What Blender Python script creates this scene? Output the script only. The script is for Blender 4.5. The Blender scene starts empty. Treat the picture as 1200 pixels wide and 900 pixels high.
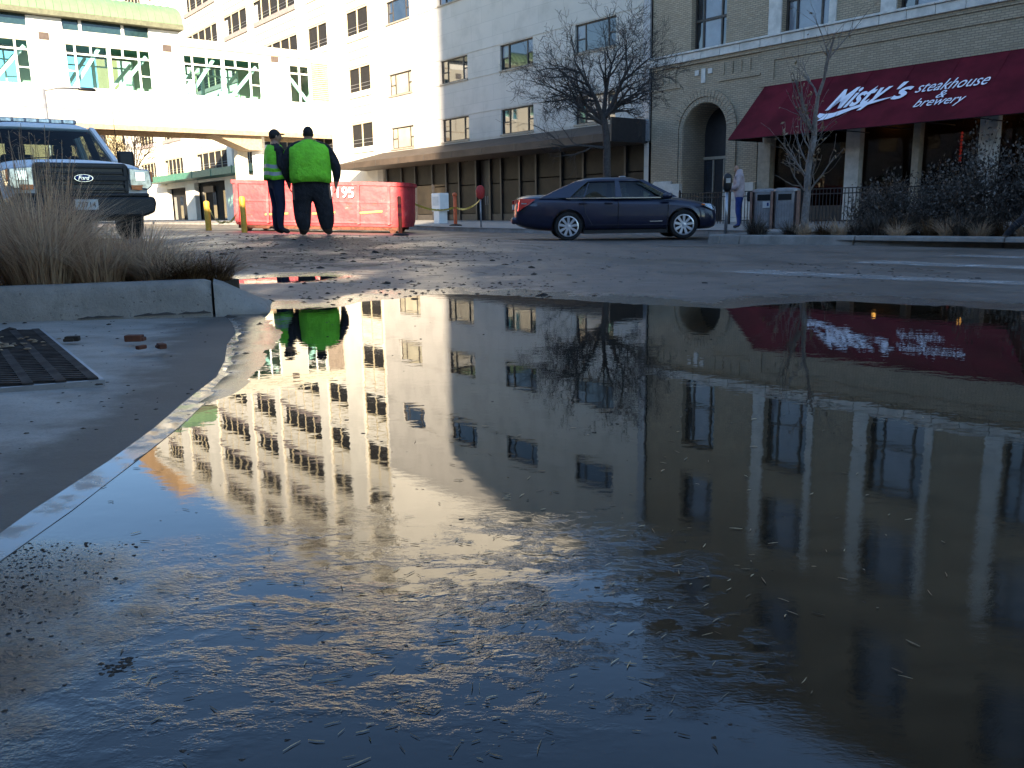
import bpy, bmesh, math, random
import numpy as np
from mathutils import Vector, Matrix, Euler, noise as mnoise

R = math.radians
random.seed(7)
SC = bpy.context.scene
COL = SC.collection

# ------------------------------------------------------------------ camera, sky, sun, exposure
CAM_H = 0.54
cam_d = bpy.data.cameras.new("camera")
cam_d.sensor_fit = 'HORIZONTAL'; cam_d.sensor_width = 36.0
cam_d.lens = 36.0 * 990.0 / 1200.0
cam_d.clip_start = 0.05; cam_d.clip_end = 2000
cam = bpy.data.objects.new("camera", cam_d); COL.objects.link(cam)
_p, _r = R(11.51), R(-0.96)
_fw = Vector((0, math.cos(_p), -math.sin(_p))); _up = Vector((0, math.sin(_p), math.cos(_p))); _rt = Vector((1, 0, 0))
_RT = _rt * math.cos(_r) + _up * math.sin(_r); _UP = _up * math.cos(_r) - _rt * math.sin(_r)
_m = Matrix((( _RT.x, _UP.x, -_fw.x, 0), (_RT.y, _UP.y, -_fw.y, 0), (_RT.z, _UP.z, -_fw.z, CAM_H), (0, 0, 0, 1)))
cam.matrix_world = _m
SC.camera = cam

GA = R(-52.0)                       # the street grid is turned 52 degrees against the view
GC, GS = math.cos(GA), math.sin(GA)
def g2w(x, n, z=0.0): return Vector((GC * x - GS * n, GS * x + GC * n, z))
def w2g(x, y): return (GC * x + GS * y, -GS * x + GC * y)

SUN_PHI = R(37.6); SUN_EL = math.atan(0.386 * math.cos(SUN_PHI))
_s = g2w(math.cos(SUN_PHI), -math.sin(SUN_PHI)); _s.normalize()
to_sun = Vector((_s.x * math.cos(SUN_EL), _s.y * math.cos(SUN_EL), math.sin(SUN_EL)))
world = bpy.data.worlds.new("World"); SC.world = world; world.use_nodes = True
wn = world.node_tree.nodes; wn.clear()
sky = wn.new('ShaderNodeTexSky'); sky.sky_type = 'NISHITA'; sky.sun_disc = False
sky.sun_elevation = SUN_EL; sky.sun_rotation = math.atan2(to_sun.x, to_sun.y)
sky.altitude = 350; sky.air_density = 1.0; sky.dust_density = 0.0; sky.ozone_density = 2.9
bg = wn.new('ShaderNodeBackground'); bg.inputs['Strength'].default_value = 0.095
wo = wn.new('ShaderNodeOutputWorld')
world.node_tree.links.new(sky.outputs[0], bg.inputs[0]); world.node_tree.links.new(bg.outputs[0], wo.inputs[0])
sun_d = bpy.data.lights.new("sun", 'SUN'); sun_d.energy = 5.0; sun_d.angle = R(0.53); sun_d.color = (1.0, 0.86, 0.66)
sun = bpy.data.objects.new("sun", sun_d); COL.objects.link(sun)
sun.rotation_euler = (-to_sun).to_track_quat('-Z', 'Y').to_euler(); sun.location = (0, 0, 60)
SC.view_settings.view_transform = 'Standard'; SC.view_settings.look = 'None'
SC.view_settings.gamma = 1; SC.view_settings.use_curve_mapping = False
SC.view_settings.exposure = 2.2
SC.render.engine = 'CYCLES'
SC.render.resolution_x = 1024; SC.render.resolution_y = 768
SC.cycles.max_bounces = 8; SC.cycles.glossy_bounces = 5; SC.cycles.transparent_max_bounces = 12

# ------------------------------------------------------------------ helpers
def tag(o, label=None, cat=None, group=None, kind=None):
    if label: o['label'] = label
    if cat: o['category'] = cat
    if group: o['group'] = group
    if kind: o['kind'] = kind
    return o
def thing(name, label, cat, loc=(0, 0, 0), rz=0.0, group=None):
    o = bpy.data.objects.new(name, None); COL.objects.link(o)
    o.empty_display_size = 0.2; o.location = loc; o.rotation_euler = (0, 0, rz)
    return tag(o, label, cat, group)
def gthing(name, label, cat, x, n, z=0.0, group=None, rz=0.0):
    return thing(name, label, cat, g2w(x, n, z), GA + rz, group)
def copy_tree(o, parent=None):
    c = o.copy(); COL.objects.link(c); c.parent = parent
    for ch in o.children: copy_tree(ch, c)
    return c

class MB:
    """collects shapes for one mesh"""
    def __init__(s, off=(0, 0, 0)): s.v = []; s.f = []; s.mi = []; s.off = Vector(off); s.m = 0
    def add(s, vs, fs):
        b = len(s.v); s.v += [tuple(Vector(p) - s.off) for p in vs]
        s.f += [tuple(i + b for i in f) for f in fs]; s.mi += [s.m] * len(fs)
        return s
    def box(s, x0, x1, y0, y1, z0, z1):
        return s.add([(x0,y0,z0),(x1,y0,z0),(x1,y1,z0),(x0,y1,z0),(x0,y0,z1),(x1,y0,z1),(x1,y1,z1),(x0,y1,z1)],
            [(0,3,2,1),(4,5,6,7),(0,1,5,4),(1,2,6,5),(2,3,7,6),(3,0,4,7)])
    def quad(s, a, b, c, d): return s.add([a, b, c, d], [(0, 1, 2, 3)])
    def tube(s, pts, rs, n=8, cap=True):
        pts = [Vector(p) for p in pts]
        if not hasattr(rs, '__len__'): rs = [rs] * len(pts)
        vs, fs = [], []; prev = None
        for i, p in enumerate(pts):
            d = (pts[min(i + 1, len(pts) - 1)] - pts[max(i - 1, 0)])
            if d.length < 1e-9: d = Vector((0, 0, 1))
            d.normalize()
            if prev is None:
                a = d.cross(Vector((0, 0, 1)))
                if a.length < 0.05: a = d.cross(Vector((1, 0, 0)))
            else: a = prev - d * prev.dot(d)
            a.normalize(); prev = a; b = d.cross(a)
            for k in range(n):
                t = 2 * math.pi * k / n
                vs.append(p + (a * math.cos(t) + b * math.sin(t)) * rs[i])
        for i in range(len(pts) - 1):
            for k in range(n):
                k2 = (k + 1) % n
                fs.append((i*n+k, i*n+k2, (i+1)*n+k2, (i+1)*n+k))
        if cap:
            fs.append(tuple(reversed(range(n)))); fs.append(tuple(range((len(pts)-1)*n, len(pts)*n)))
        return s.add(vs, fs)
    def bar(s, a, b, w, h):
        """rectangular bar from a to b, w across, h along the other"""
        a = Vector(a); b = Vector(b); d = (b - a).normalized()
        u = d.cross(Vector((0, 0, 1)))
        if u.length < 0.05: u = Vector((1, 0, 0))
        u.normalize(); v = u.cross(d)
        vs = []
        for p in (a, b):
            for su, sv in ((-1,-1),(1,-1),(1,1),(-1,1)): vs.append(p + u * su * w / 2 + v * sv * h / 2)
        return s.add(vs, [(0,3,2,1),(4,5,6,7),(0,1,5,4),(1,2,6,5),(2,3,7,6),(3,0,4,7)])
    def loft(s, secs, closed=True, cap=True):
        n = len(secs[0]); vs = [p for q in secs for p in q]; fs = []
        for i in range(len(secs) - 1):
            for k in range(n if closed else n - 1):
                k2 = (k + 1) % n
                fs.append((i*n+k, i*n+k2, (i+1)*n+k2, (i+1)*n+k))
        if cap and closed:
            fs.append(tuple(reversed(range(n)))); fs.append(tuple(range((len(secs)-1)*n, len(secs)*n)))
        return s.add(vs, fs)
    def ball(s, c, r, nu=10, nv=7):
        c = Vector(c); r = (r, r, r) if not hasattr(r, '__len__') else r
        vs = [c + Vector((0, 0, r[2]))]; fs = []
        for j in range(1, nv):
            t = math.pi * j / nv
            for i in range(nu):
                a = 2 * math.pi * i / nu
                vs.append(c + Vector((r[0]*math.sin(t)*math.cos(a), r[1]*math.sin(t)*math.sin(a), r[2]*math.cos(t))))
        vs.append(c - Vector((0, 0, r[2])))
        for i in range(nu): fs.append((0, 1 + i, 1 + (i + 1) % nu))
        for j in range(nv - 2):
            for i in range(nu):
                a = 1 + j*nu; b = a + nu
                fs.append((a + i, b + i, b + (i+1) % nu, a + (i+1) % nu))
        e = len(vs) - 1; a = 1 + (nv - 2) * nu
        for i in range(nu): fs.append((e, a + (i + 1) % nu, a + i))
        return s.add(vs, fs)
    def lathe(s, prof, c=(0,0,0), axis='z', n=20, cap=False):
        c = Vector(c); vs, fs = [], []
        for (r, h) in prof:
            for k in range(n):
                t = 2*math.pi*k/n; u, v = r*math.cos(t), r*math.sin(t)
                vs.append(c + (Vector((u, v, h)) if axis == 'z' else Vector((u, h, v)) if axis == 'y' else Vector((h, u, v))))
        for i in range(len(prof) - 1):
            for k in range(n):
                k2 = (k+1) % n; fs.append((i*n+k, i*n+k2, (i+1)*n+k2, (i+1)*n+k))
        if cap: fs.append(tuple(range(n))); fs.append(tuple(range((len(prof)-1)*n, len(prof)*n)))
        return s.add(vs, fs)
    def prism(s, poly, axis, a, b):
        """poly is a list of 2-d points swept from a to b along axis"""
        def P(u, v, w): return (w, u, v) if axis == 'x' else (u, w, v) if axis == 'y' else (u, v, w)
        n = len(poly); vs = [P(u, v, a) for u, v in poly] + [P(u, v, b) for u, v in poly]
        fs = [tuple(range(n)), tuple(reversed(range(n, 2*n)))] + [(i, (i+1) % n, n+(i+1) % n, n+i) for i in range(n)]
        return s.add(vs, fs)
    def mesh(s, name, mats, smooth=False, weld=False, angle=None):
        me = bpy.data.meshes.new(name); me.from_pydata(s.v, [], s.f)
        for m in (mats if isinstance(mats, (list, tuple)) else [mats]): me.materials.append(m)
        if any(s.mi): me.polygons.foreach_set('material_index', s.mi)
        bm = bmesh.new(); bm.from_mesh(me)
        if weld: bmesh.ops.remove_doubles(bm, verts=bm.verts, dist=1e-4)
        bmesh.ops.recalc_face_normals(bm, faces=bm.faces)
        bm.to_mesh(me); bm.free()
        if smooth: me.polygons.foreach_set('use_smooth', [True] * len(me.polygons))
        if smooth and angle:
            try: me.set_sharp_from_angle(angle=R(angle))
            except Exception: pass
        me.update(); return me
    def build(s, name, mats, parent=None, smooth=False, weld=False, angle=None, bevel=0.0):
        o = bpy.data.objects.new(name, s.mesh(name, mats, smooth, weld, angle)); COL.objects.link(o)
        if parent: o.parent = parent
        if bevel:
            b = o.modifiers.new('edge', 'BEVEL'); b.width = bevel; b.segments = 2; b.limit_method = 'ANGLE'; b.angle_limit = R(40)
        return o
def inst(name, me, parent=None, loc=(0,0,0), rot=(0,0,0), scale=(1,1,1)):
    o = bpy.data.objects.new(name, me); COL.objects.link(o); o.parent = parent
    o.location = loc; o.rotation_euler = rot; o.scale = scale; return o
def bake(o):
    """apply modifiers"""
    dg = bpy.context.evaluated_depsgraph_get(); dg.update()
    me = bpy.data.meshes.new_from_object(o.evaluated_get(dg)); o.modifiers.clear(); o.data = me; return o

# ------------------------------------------------------------------ materials
def new_mat(name):
    m = bpy.data.materials.new(name); m.use_nodes = True; nt = m.node_tree; b = nt.nodes['Principled BSDF']; return m, nt, b
def mixc(nt, fac, a, b):
    x = nt.nodes.new('ShaderNodeMix'); x.data_type = 'RGBA'
    for i, v in ((0, fac), (6, a), (7, b)):
        if hasattr(v, 'is_output'): nt.links.new(v, x.inputs[i])
        else: x.inputs[i].default_value = v if i == 0 else (*v[:3], 1)
    return x.outputs[2]
def mth(nt, op, a, b=0.0, c=0.0, clamp=False):
    x = nt.nodes.new('ShaderNodeMath'); x.operation = op; x.use_clamp = clamp
    for i, v in enumerate((a, b, c)):
        if hasattr(v, 'is_output'): nt.links.new(v, x.inputs[i])
        else: x.inputs[i].default_value = v
    return x.outputs[0]
def ramp(nt, src, a, b):
    x = nt.nodes.new('ShaderNodeMapRange'); x.interpolation_type = 'SMOOTHSTEP'
    nt.links.new(src, x.inputs[0]); x.inputs[1].default_value = a; x.inputs[2].default_value = b
    return x.outputs[0]
def nz(nt, scale, detail=4, rough=0.55, vec=None, stretch=None, dist=0.0):
    t = nt.nodes.new('ShaderNodeTexNoise'); t.inputs['Scale'].default_value = scale
    t.inputs['Detail'].default_value = detail; t.inputs['Roughness'].default_value = rough; t.inputs['Distortion'].default_value = dist
    if vec is None:
        tc = nt.nodes.new('ShaderNodeTexCoord'); vec = tc.outputs['Object']
    if stretch:
        mp = nt.nodes.new('ShaderNodeMapping'); mp.inputs['Scale'].default_value = stretch[:3]
        if len(stretch) > 3: mp.inputs['Rotation'].default_value = (0, 0, stretch[3])
        nt.links.new(vec, mp.inputs[0]); vec = mp.outputs[0]
    nt.links.new(vec, t.inputs['Vector']); return t.outputs['Fac']
def bumpn(nt, b, h, strength=0.3, dist=0.02):
    x = nt.nodes.new('ShaderNodeBump'); x.inputs['Strength'].default_value = strength; x.inputs['Distance'].default_value = dist
    nt.links.new(h, x.inputs['Height']); nt.links.new(x.outputs[0], b.inputs['Normal']); return x
def mat(name, col, rough=0.6, metal=0.0, var=0.25, scale=6.0, bump=0.0, bscale=40.0, coat=0.0, ior=1.45, spec=None, fine=0.0):
    m, nt, b = new_mat(name)
    c2 = tuple(max(0, c * (1 - var)) for c in col); c1 = tuple(min(1, c * (1 + var * 0.5)) for c in col)
    f = ramp(nt, nz(nt, scale, 6, 0.62), 0.3, 0.7)
    c = mixc(nt, f, c2, c1)
    if fine:
        f2 = nz(nt, bscale, 4, 0.7); c = mixc(nt, mth(nt, 'MULTIPLY', ramp(nt, f2, 0.45, 0.75), fine), c, tuple(x * 0.45 for x in col))
    nt.links.new(c, b.inputs['Base Color'])
    b.inputs['Roughness'].default_value = rough; b.inputs['Metallic'].default_value = metal
    b.inputs['Coat Weight'].default_value = coat; b.inputs['Coat Roughness'].default_value = 0.03; b.inputs['IOR'].default_value = ior
    if spec is not None: b.inputs['Specular IOR Level'].default_value = spec
    if bump: bumpn(nt, b, nz(nt, bscale, 5, 0.6), bump, 0.01)
    return m
def mat_island(name, cols, rough=0.7, sub=0.0, spec=0.3):
    """colour differs from leaf to leaf / blade to blade"""
    m, nt, b = new_mat(name)
    g = nt.nodes.new('ShaderNodeNewGeometry'); r = nt.nodes.new('ShaderNodeValToRGB')
    nt.links.new(g.outputs['Random Per Island'], r.inputs[0])
    e = r.color_ramp.elements
    while len(e) < len(cols): e.new(0.5)
    for i, c in enumerate(cols): e[i].position = i / (len(cols) - 1); e[i].color = (*c, 1)
    nt.links.new(r.outputs[0], b.inputs['Base Color']); b.inputs['Roughness'].default_value = rough
    b.inputs['Specular IOR Level'].default_value = spec
    return m
def add_translucent(m, w):
    nt = m.node_tree; b = nt.nodes['Principled BSDF']; o = [q for q in nt.nodes if q.type == 'OUTPUT_MATERIAL'][0]; src = b.inputs['Base Color'].links[0].from_socket
    t = nt.nodes.new('ShaderNodeBsdfTranslucent'); x = nt.nodes.new('ShaderNodeMixShader'); x.inputs[0].default_value = w
    nt.links.new(src, t.inputs[0]); nt.links.new(b.outputs[0], x.inputs[1]); nt.links.new(t.outputs[0], x.inputs[2]); nt.links.new(x.outputs[0], o.inputs[0]); return m
def mat_glass(name, tint=(0.6, 0.8, 0.8), ior=1.6, rough=0.0):
    m = bpy.data.materials.new(name); m.use_nodes = True; nt = m.node_tree; nt.nodes.clear()
    o = nt.nodes.new('ShaderNodeOutputMaterial'); mx = nt.nodes.new('ShaderNodeMixShader'); fr = nt.nodes.new('ShaderNodeFresnel')
    t = nt.nodes.new('ShaderNodeBsdfTransparent'); g = nt.nodes.new('ShaderNodeBsdfGlossy')
    t.inputs[0].default_value = (*tint, 1); g.inputs['Roughness'].default_value = rough; fr.inputs[0].default_value = ior
    gq = nt.nodes.new('ShaderNodeNewGeometry'); nt.links.new(mth(nt, 'ADD', ior, mth(nt, 'MULTIPLY', gq.outputs['Backfacing'], 1 / ior - ior)), fr.inputs[0])
    nt.links.new(fr.outputs[0], mx.inputs[0]); nt.links.new(t.outputs[0], mx.inputs[1]); nt.links.new(g.outputs[0], mx.inputs[2])
    nt.links.new(mx.outputs[0], o.inputs[0]); return m
def mat_brick(name, c1, c2, mortar, bw=0.23, bh=0.076, msize=0.012, offset=0.5, rough=0.85, bump=0.6, stain=0.35):
    m, nt, b = new_mat(name)
    tc = nt.nodes.new('ShaderNodeTexCoord'); sp = nt.nodes.new('ShaderNodeSeparateXYZ'); nt.links.new(tc.outputs['Object'], sp.inputs[0])
    cb = nt.nodes.new('ShaderNodeCombineXYZ')
    nt.links.new(mth(nt, 'ADD', sp.outputs[0], sp.outputs[1]), cb.inputs[0]); nt.links.new(sp.outputs[2], cb.inputs[1])
    t = nt.nodes.new('ShaderNodeTexBrick'); nt.links.new(cb.outputs[0], t.inputs['Vector'])
    t.inputs['Scale'].default_value = 1.0; t.inputs['Brick Width'].default_value = bw; t.inputs['Row Height'].default_value = bh
    t.inputs['Mortar Size'].default_value = msize; t.inputs['Mortar Smooth'].default_value = 0.2; t.offset = offset
    t.inputs['Color1'].default_value = (*c1, 1); t.inputs['Color2'].default_value = (*c2, 1); t.inputs['Mortar'].default_value = (*mortar, 1)
    f = ramp(nt, nz(nt, 0.7, 6, 0.6), 0.42, 0.72)
    c = mixc(nt, mth(nt, 'MULTIPLY', f, stain), t.outputs['Color'], tuple(x * 0.55 for x in c1))
    nt.links.new(c, b.inputs['Base Color']); b.inputs['Roughness'].default_value = rough
    inv = mth(nt, 'SUBTRACT', 1.0, t.outputs['Fac'])
    bumpn(nt, b, inv, bump, 0.012); return m

M = {}
M['white_stone'] = mat_brick('white_stone', (0.49, 0.45, 0.40), (0.46, 0.425, 0.375), (0.36, 0.335, 0.30), 1.9, 0.81, 0.009, 0.5, 0.8, 0.25, 0.40)
M['garage_white'] = mat('garage_white', (0.68, 0.63, 0.54), 0.75, var=0.10, scale=0.6, bump=0.05)
M['garage_frame'] = mat('garage_frame', (0.48, 0.40, 0.26), 0.6, var=0.15)
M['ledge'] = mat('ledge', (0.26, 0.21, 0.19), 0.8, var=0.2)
M['open_shade'] = mat('open_shade', (0.010, 0.0085, 0.008), 0.9, var=0.4)  # near-black colour that stands in for the shade inside openings
M['brick'] = mat_brick('buff_brick', (0.375, 0.292, 0.198), (0.285, 0.220, 0.145), (0.18, 0.148, 0.112))
M['lime'] = mat('limestone', (0.50, 0.47, 0.43), 0.8, var=0.22, scale=3.0, bump=0.1)
M['win_glass'] = mat('window_glass', (0.020, 0.026, 0.036), 0.03, var=0.5, scale=1.2, ior=2.0)
M['win_curtain'] = mat('window_blind', (0.17, 0.18, 0.21), 0.12, var=0.25, scale=1.0, ior=1.8)
M['frame_dark'] = mat('frame_dark', (0.045, 0.036, 0.030), 0.5, var=0.3)
M['frame_tan'] = mat('frame_tan', (0.30, 0.25, 0.19), 0.6, var=0.2)
M['canopy'] = mat('canopy_brown', (0.066, 0.045, 0.031), 0.7, var=0.3, scale=1.2, bump=0.1)
M['board'] = mat('boarded_panel', (0.024, 0.018, 0.012), 0.55, var=0.45, scale=1.4, spec=.3)
M['mull_dark'] = mat('mullion_dark', (0.022, 0.020, 0.022), 0.45)
M['awning'] = mat('awning_fabric', (0.108, 0.008, 0.016), 0.85, var=0.38, scale=0.9, bump=0.15, bscale=160, spec=0.2)
M['letter'] = mat('lettering_white', (0.80, 0.78, 0.84), 0.6, var=0.05)
M['sky_panel'] = mat('skywalk_panel', (0.56, 0.52, 0.42), 0.6, var=0.07, scale=0.7)
M['sky_white'] = mat('skywalk_white', (0.80, 0.78, 0.73), 0.5, var=0.05)
M['sky_roof'] = mat('skywalk_roof', (0.155, 0.25, 0.125), 0.45, var=0.12, scale=2.0)
M['sky_eave'] = mat('skywalk_eave', (0.13, 0.13, 0.08), 0.6)
M['sky_soffit'] = mat('skywalk_soffit', (0.36, 0.27, 0.17), 0.8)
M['sky_glass'] = mat_glass('skywalk_glass', (0.60, 0.86, 0.82), 1.4)
M['sky_glass_dark'] = mat('skywalk_dark_glass', (0.02, 0.045, 0.05), 0.06, var=0.3, ior=1.6)
M['brown_sq'] = mat('brown_square', (0.085, 0.062, 0.050), 0.6)
M['louver'] = mat('louver', (0.42, 0.34, 0.27), 0.6)
M['green_steel'] = mat('green_steel', (0.05, 0.17, 0.12), 0.5)
M['tan_wall'] = mat('tan_wall', (0.42, 0.26, 0.13), 0.85, var=0.12, scale=0.5)
M['pale_wall'] = mat('pale_wall', (0.45, 0.37, 0.22), 0.85, var=0.15, scale=0.4)
M['bark'] = mat('bark_dark', (0.055, 0.046, 0.042), 0.9, var=0.4, scale=14, bump=0.5, bscale=50)
M['bark_pale'] = mat('bark_pale', (0.19, 0.16, 0.14), 0.9, var=0.4, scale=16, bump=0.4, bscale=60)
M['bark_warm'] = mat('bark_warm', (0.19, 0.11, 0.06), 0.9, var=0.3, scale=12)
M['iron'] = mat('iron_black', (0.012, 0.012, 0.014), 0.45, var=0.3)
M['steel'] = mat('steel', (0.38, 0.38, 0.40), 0.38, 0.85, var=0.2)
M['steel_grey'] = mat('galvanised', (0.30, 0.30, 0.31), 0.5, 0.6, var=0.2)
M['black_plastic'] = mat('black_plastic', (0.014, 0.014, 0.016), 0.5)
M['grille_black'] = mat('grille_black', (0.010, 0.010, 0.012), 0.35)
M['rubber'] = mat('rubber', (0.014, 0.013, 0.013), 0.85, var=0.4, scale=20)
M['truck_white'] = mat('truck_white', (0.80, 0.79, 0.78), 0.55, var=0.08, scale=2.0, coat=0.0, spec=.3)
M['navy'] = mat('navy_paint', (0.003, 0.005, 0.026), 0.35, 0.1, var=0.2, scale=1.2, coat=0.7)
M['car_glass'] = mat_glass('car_glass', (0.36, 0.42, 0.40), 1.35)
M['car_glass_side'] = mat('car_side_glass', (0.030, 0.050, 0.050), 0.04, var=0.4, scale=2.0, ior=2.1)
M['sedan_glass'] = mat_glass('sedan_glass', (.36, .43, .40), 1.5)
M['seat_tan'] = mat('seat_tan', (.14, .12, .10), .8)
M['chrome'] = mat('chrome', (0.72, 0.73, 0.76), 0.14, 1.0, var=0.08)
M['alloy'] = mat('alloy', (0.62, 0.64, 0.70), 0.28, 0.7, var=0.1)
M['lamp_clear'] = mat('lamp_clear', (0.42, 0.44, 0.46), 0.08, 0.4, var=0.5, scale=14, coat=1.0)
M['lamp_red'] = mat('lamp_red', (0.55, 0.025, 0.015), 0.12, var=0.2, scale=10, coat=1.0)
M['lamp_amber'] = mat('lamp_amber', (0.75, 0.16, 0.02), 0.2, var=0.2)
M['blue_badge'] = mat('badge_blue', (0.01, 0.035, 0.17), 0.2, coat=1.0)
M['plate'] = mat('plate_white', (0.55, 0.56, 0.55), 0.4, var=0.1)
M['ink'] = mat('ink_dark', (0.02, 0.03, 0.05), 0.6)
M['seat'] = mat('seat_cloth', (0.02, 0.02, 0.022), 0.9)
M['dumpster'] = mat('dumpster_red', (0.52, 0.035, 0.045), 0.55, var=0.35, scale=2.2, bump=0.1, bscale=20, fine=0.25)
_m, _nt, _b = new_mat('dumpster_worn')
_c = mixc(_nt, ramp(_nt, nz(_nt, 1.6, 7, .65), .3, .7), (.40, .024, .030), (.56, .055, .060))
_c = mixc(_nt, mth(_nt, 'MULTIPLY', ramp(_nt, nz(_nt, 2.6, 8, .72), .56, .70), .45), _c, (.58, .26, .22))
_c = mixc(_nt, mth(_nt, 'MULTIPLY', ramp(_nt, nz(_nt, 5.0, 7, .7, None, (.6, .6, 2.2)), .57, .66), .9), _c, (.12, .04, .022))
_nt.links.new(_c, _b.inputs['Base Color']); _b.inputs['Roughness'].default_value = .6; bumpn(_nt, _b, nz(_nt, 1.7, 4, .6), .8, .06); M['dumpster'] = _m
M['rust'] = mat('rust', (0.13, 0.045, 0.025), 0.9, var=0.5, scale=8)
M['insul'] = mat('debris_pale', (0.52, 0.46, 0.36), 0.9)
M['yellow'] = mat('yellow_paint', (0.70, 0.38, 0.04), 0.55, var=0.2)
M['orange'] = mat('orange_plastic', (0.66, 0.11, 0.03), 0.5, var=0.2)
M['redhood'] = mat('red_hood', (0.45, 0.035, 0.03), 0.65, var=0.2)
M['tape'] = mat('caution_tape', (0.55, 0.40, 0.06), 0.5, var=0.2)
M['concrete'] = mat('concrete', (0.345, 0.325, 0.30), 0.82, var=0.22, scale=1.6, bump=0.25, bscale=90, fine=0.25)
_m, _nt, _b = new_mat('kerb_concrete')
_c = mixc(_nt, ramp(_nt, nz(_nt, 2.0, 7, .65), .3, .7), (.20, .182, .163), (.32, .292, .262))
_c = mixc(_nt, mth(_nt, 'MULTIPLY', ramp(_nt, nz(_nt, 160, 4, .75), .48, .70), .5), _c, (.15, .14, .13))
_c = mixc(_nt, mth(_nt, 'MULTIPLY', ramp(_nt, nz(_nt, 6, 8, .7, None, (1, 1, .35)), .52, .70), .55), _c, (.16, .145, .125))
_c = mixc(_nt, mth(_nt, 'MULTIPLY', ramp(_nt, nz(_nt, 38, 3, .6), .64, .70), .7), _c, (.08, .07, .06))
_nt.links.new(_c, _b.inputs['Base Color']); _b.inputs['Roughness'].default_value = .9; _b.inputs['Specular IOR Level'].default_value = .15; bumpn(_nt, _b, mth(_nt, 'ADD', nz(_nt, 70, 6, .7), mth(_nt, 'MULTIPLY', nz(_nt, 12, 5, .6), 2.0)), .7, .006); M['kerb'] = _m
M['soil'] = mat('soil', (0.045, 0.032, 0.022), 0.95, var=0.4, scale=6, bump=0.8, bscale=30)
M['clod'] = mat_island('mud_clod', [(0.020, 0.015, 0.012), (0.035, 0.026, 0.019), (0.055, 0.04, 0.028)], 0.85)
M['vest'] = mat('vest_green', (0.22, 0.72, 0.03), 0.7, var=0.22, scale=4, bump=0.3, bscale=9)
for q_ in M['vest'].node_tree.nodes:
    if q_.type == 'BUMP': q_.inputs['Strength'].default_value = 1.0; q_.inputs['Distance'].default_value = .06
M['vest_tape'] = mat('vest_tape', (0.30, 0.34, 0.38), 0.4, var=0.1)
M['black_cloth'] = mat('black_cloth', (0.017, 0.017, 0.022), 0.85, var=0.5, scale=8, bump=0.4, bscale=12)
for q_ in M['black_cloth'].node_tree.nodes:
    if q_.type == 'BUMP': q_.inputs['Strength'].default_value = 1.0; q_.inputs['Distance'].default_value = .05
M['jeans'] = mat('jeans', (0.012, 0.018, 0.045), 0.9, var=0.3, scale=8, bump=0.3, bscale=14)
M['jeans_blue'] = mat('jeans_blue', (0.018, 0.042, 0.17), 0.9, var=0.25, scale=8)
M['hoodie'] = mat('hoodie', (0.36, 0.29, 0.29), 0.9, var=0.2, scale=7, bump=0.4, bscale=14)
M['skin'] = mat('skin', (0.36, 0.20, 0.13), 0.55, var=0.15)
M['hair'] = mat('hair', (0.012, 0.010, 0.010), 0.7, var=0.3, scale=30)
M['shoe'] = mat('shoe', (0.035, 0.028, 0.024), 0.7)
M['shoe_brown'] = mat('shoe_brown', (0.075, 0.050, 0.035), 0.7)
M['binframe'] = mat('bin_terracotta', (0.22, 0.12, 0.085), 0.6)
M['grass_dry'] = mat_island('dry_grass', [(0.33, 0.22, 0.14), (0.54, 0.38, 0.25), (0.68, 0.51, 0.34), (0.42, 0.28, 0.18)], 0.75)
add_translucent(M['grass_dry'], .45)
M['grass_rust'] = mat_island('rust_grass', [(0.07, 0.035, 0.017), (0.145, 0.072, 0.03), (0.19, 0.115, 0.05)], 0.8)
M['leaf_dark'] = mat_island('shrub_leaf', [(0.026, 0.019, 0.013), (0.048, 0.036, 0.026), (0.090, 0.070, 0.054), (0.18, 0.15, 0.125)], 0.65)
M['leaf_dead'] = mat_island('dead_leaf', [(0.10, 0.06, 0.03), (0.20, 0.13, 0.07), (0.30, 0.23, 0.15)], 0.7)
M['twig'] = mat_island('twig', [(0.06, 0.045, 0.03), (0.30, 0.22, 0.14), (0.52, 0.40, 0.25)], 0.4)
M['stain'] = mat('gap_dark', (0.05, 0.042, 0.036), 0.7)  # dark tone of the strips at the kerb foot
def mat_emit(name, col, s):
    m, nt, b = new_mat(name); b.inputs['Emission Color'].default_value = (*col, 1); b.inputs['Emission Strength'].default_value = s
    b.inputs['Base Color'].default_value = (*col, 1); return m
M['lamp_glow'] = mat_emit('lamp_glow', (1.0, 0.55, 0.12), 9.0)
M['tube_glow'] = mat_emit('tube_glow', (1.0, 0.62, 0.42), 1.6)
M['interior'] = mat('interior_wood', (0.028, 0.014, 0.010), 0.7, var=0.5, scale=2.0)

# ------------------------------------------------------------------ terrain, puddles, kerbs
CTRL = np.array([(-6.2,13.0,.18),(-3.7,14.9,.20),(-9,17,.20),(-3.4,29.5,-.13),(-9.9,30.5,.06),(-11,38,.05),(1.4,21.2,-.16),(4.2,21,-.16),(4.2,18.3,-.2),
 (6.6,16.5,-.2),(8.6,14.3,-.2),(12,11,-.2),(2.1,8.6,-.08),(3.8,6.2,-.05),(5,8.4,-.1),(0,9,.02),(-2,7.0,.035),(-.6,6.2,.02),(2.6,4.6,.01),
 (0,2.5,.01),(-1.5,1,.01),(1.5,1.5,.01),(0,-2,.01),(-4,2,.02),(-4,6,.08),(3,0,.0),(10,4,-.1),(0,40,-.1),(12,30,-.15),(-30,50,.12),(22,20,-.2),
 (-20,20,.2),(-20,0,.15),(20,-12,0),(-60,90,.3)])
ARC = [(-1.52,4.62),(-1.38,4.30),(-1.27,3.95),(-1.18,3.60),(-1.06,3.20),(-.975,2.85),(-.91,2.45),(-.875,2.15),(-.855,1.85),(-.835,1.52),(-.83,1.2),(-.83,.2)]
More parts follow.
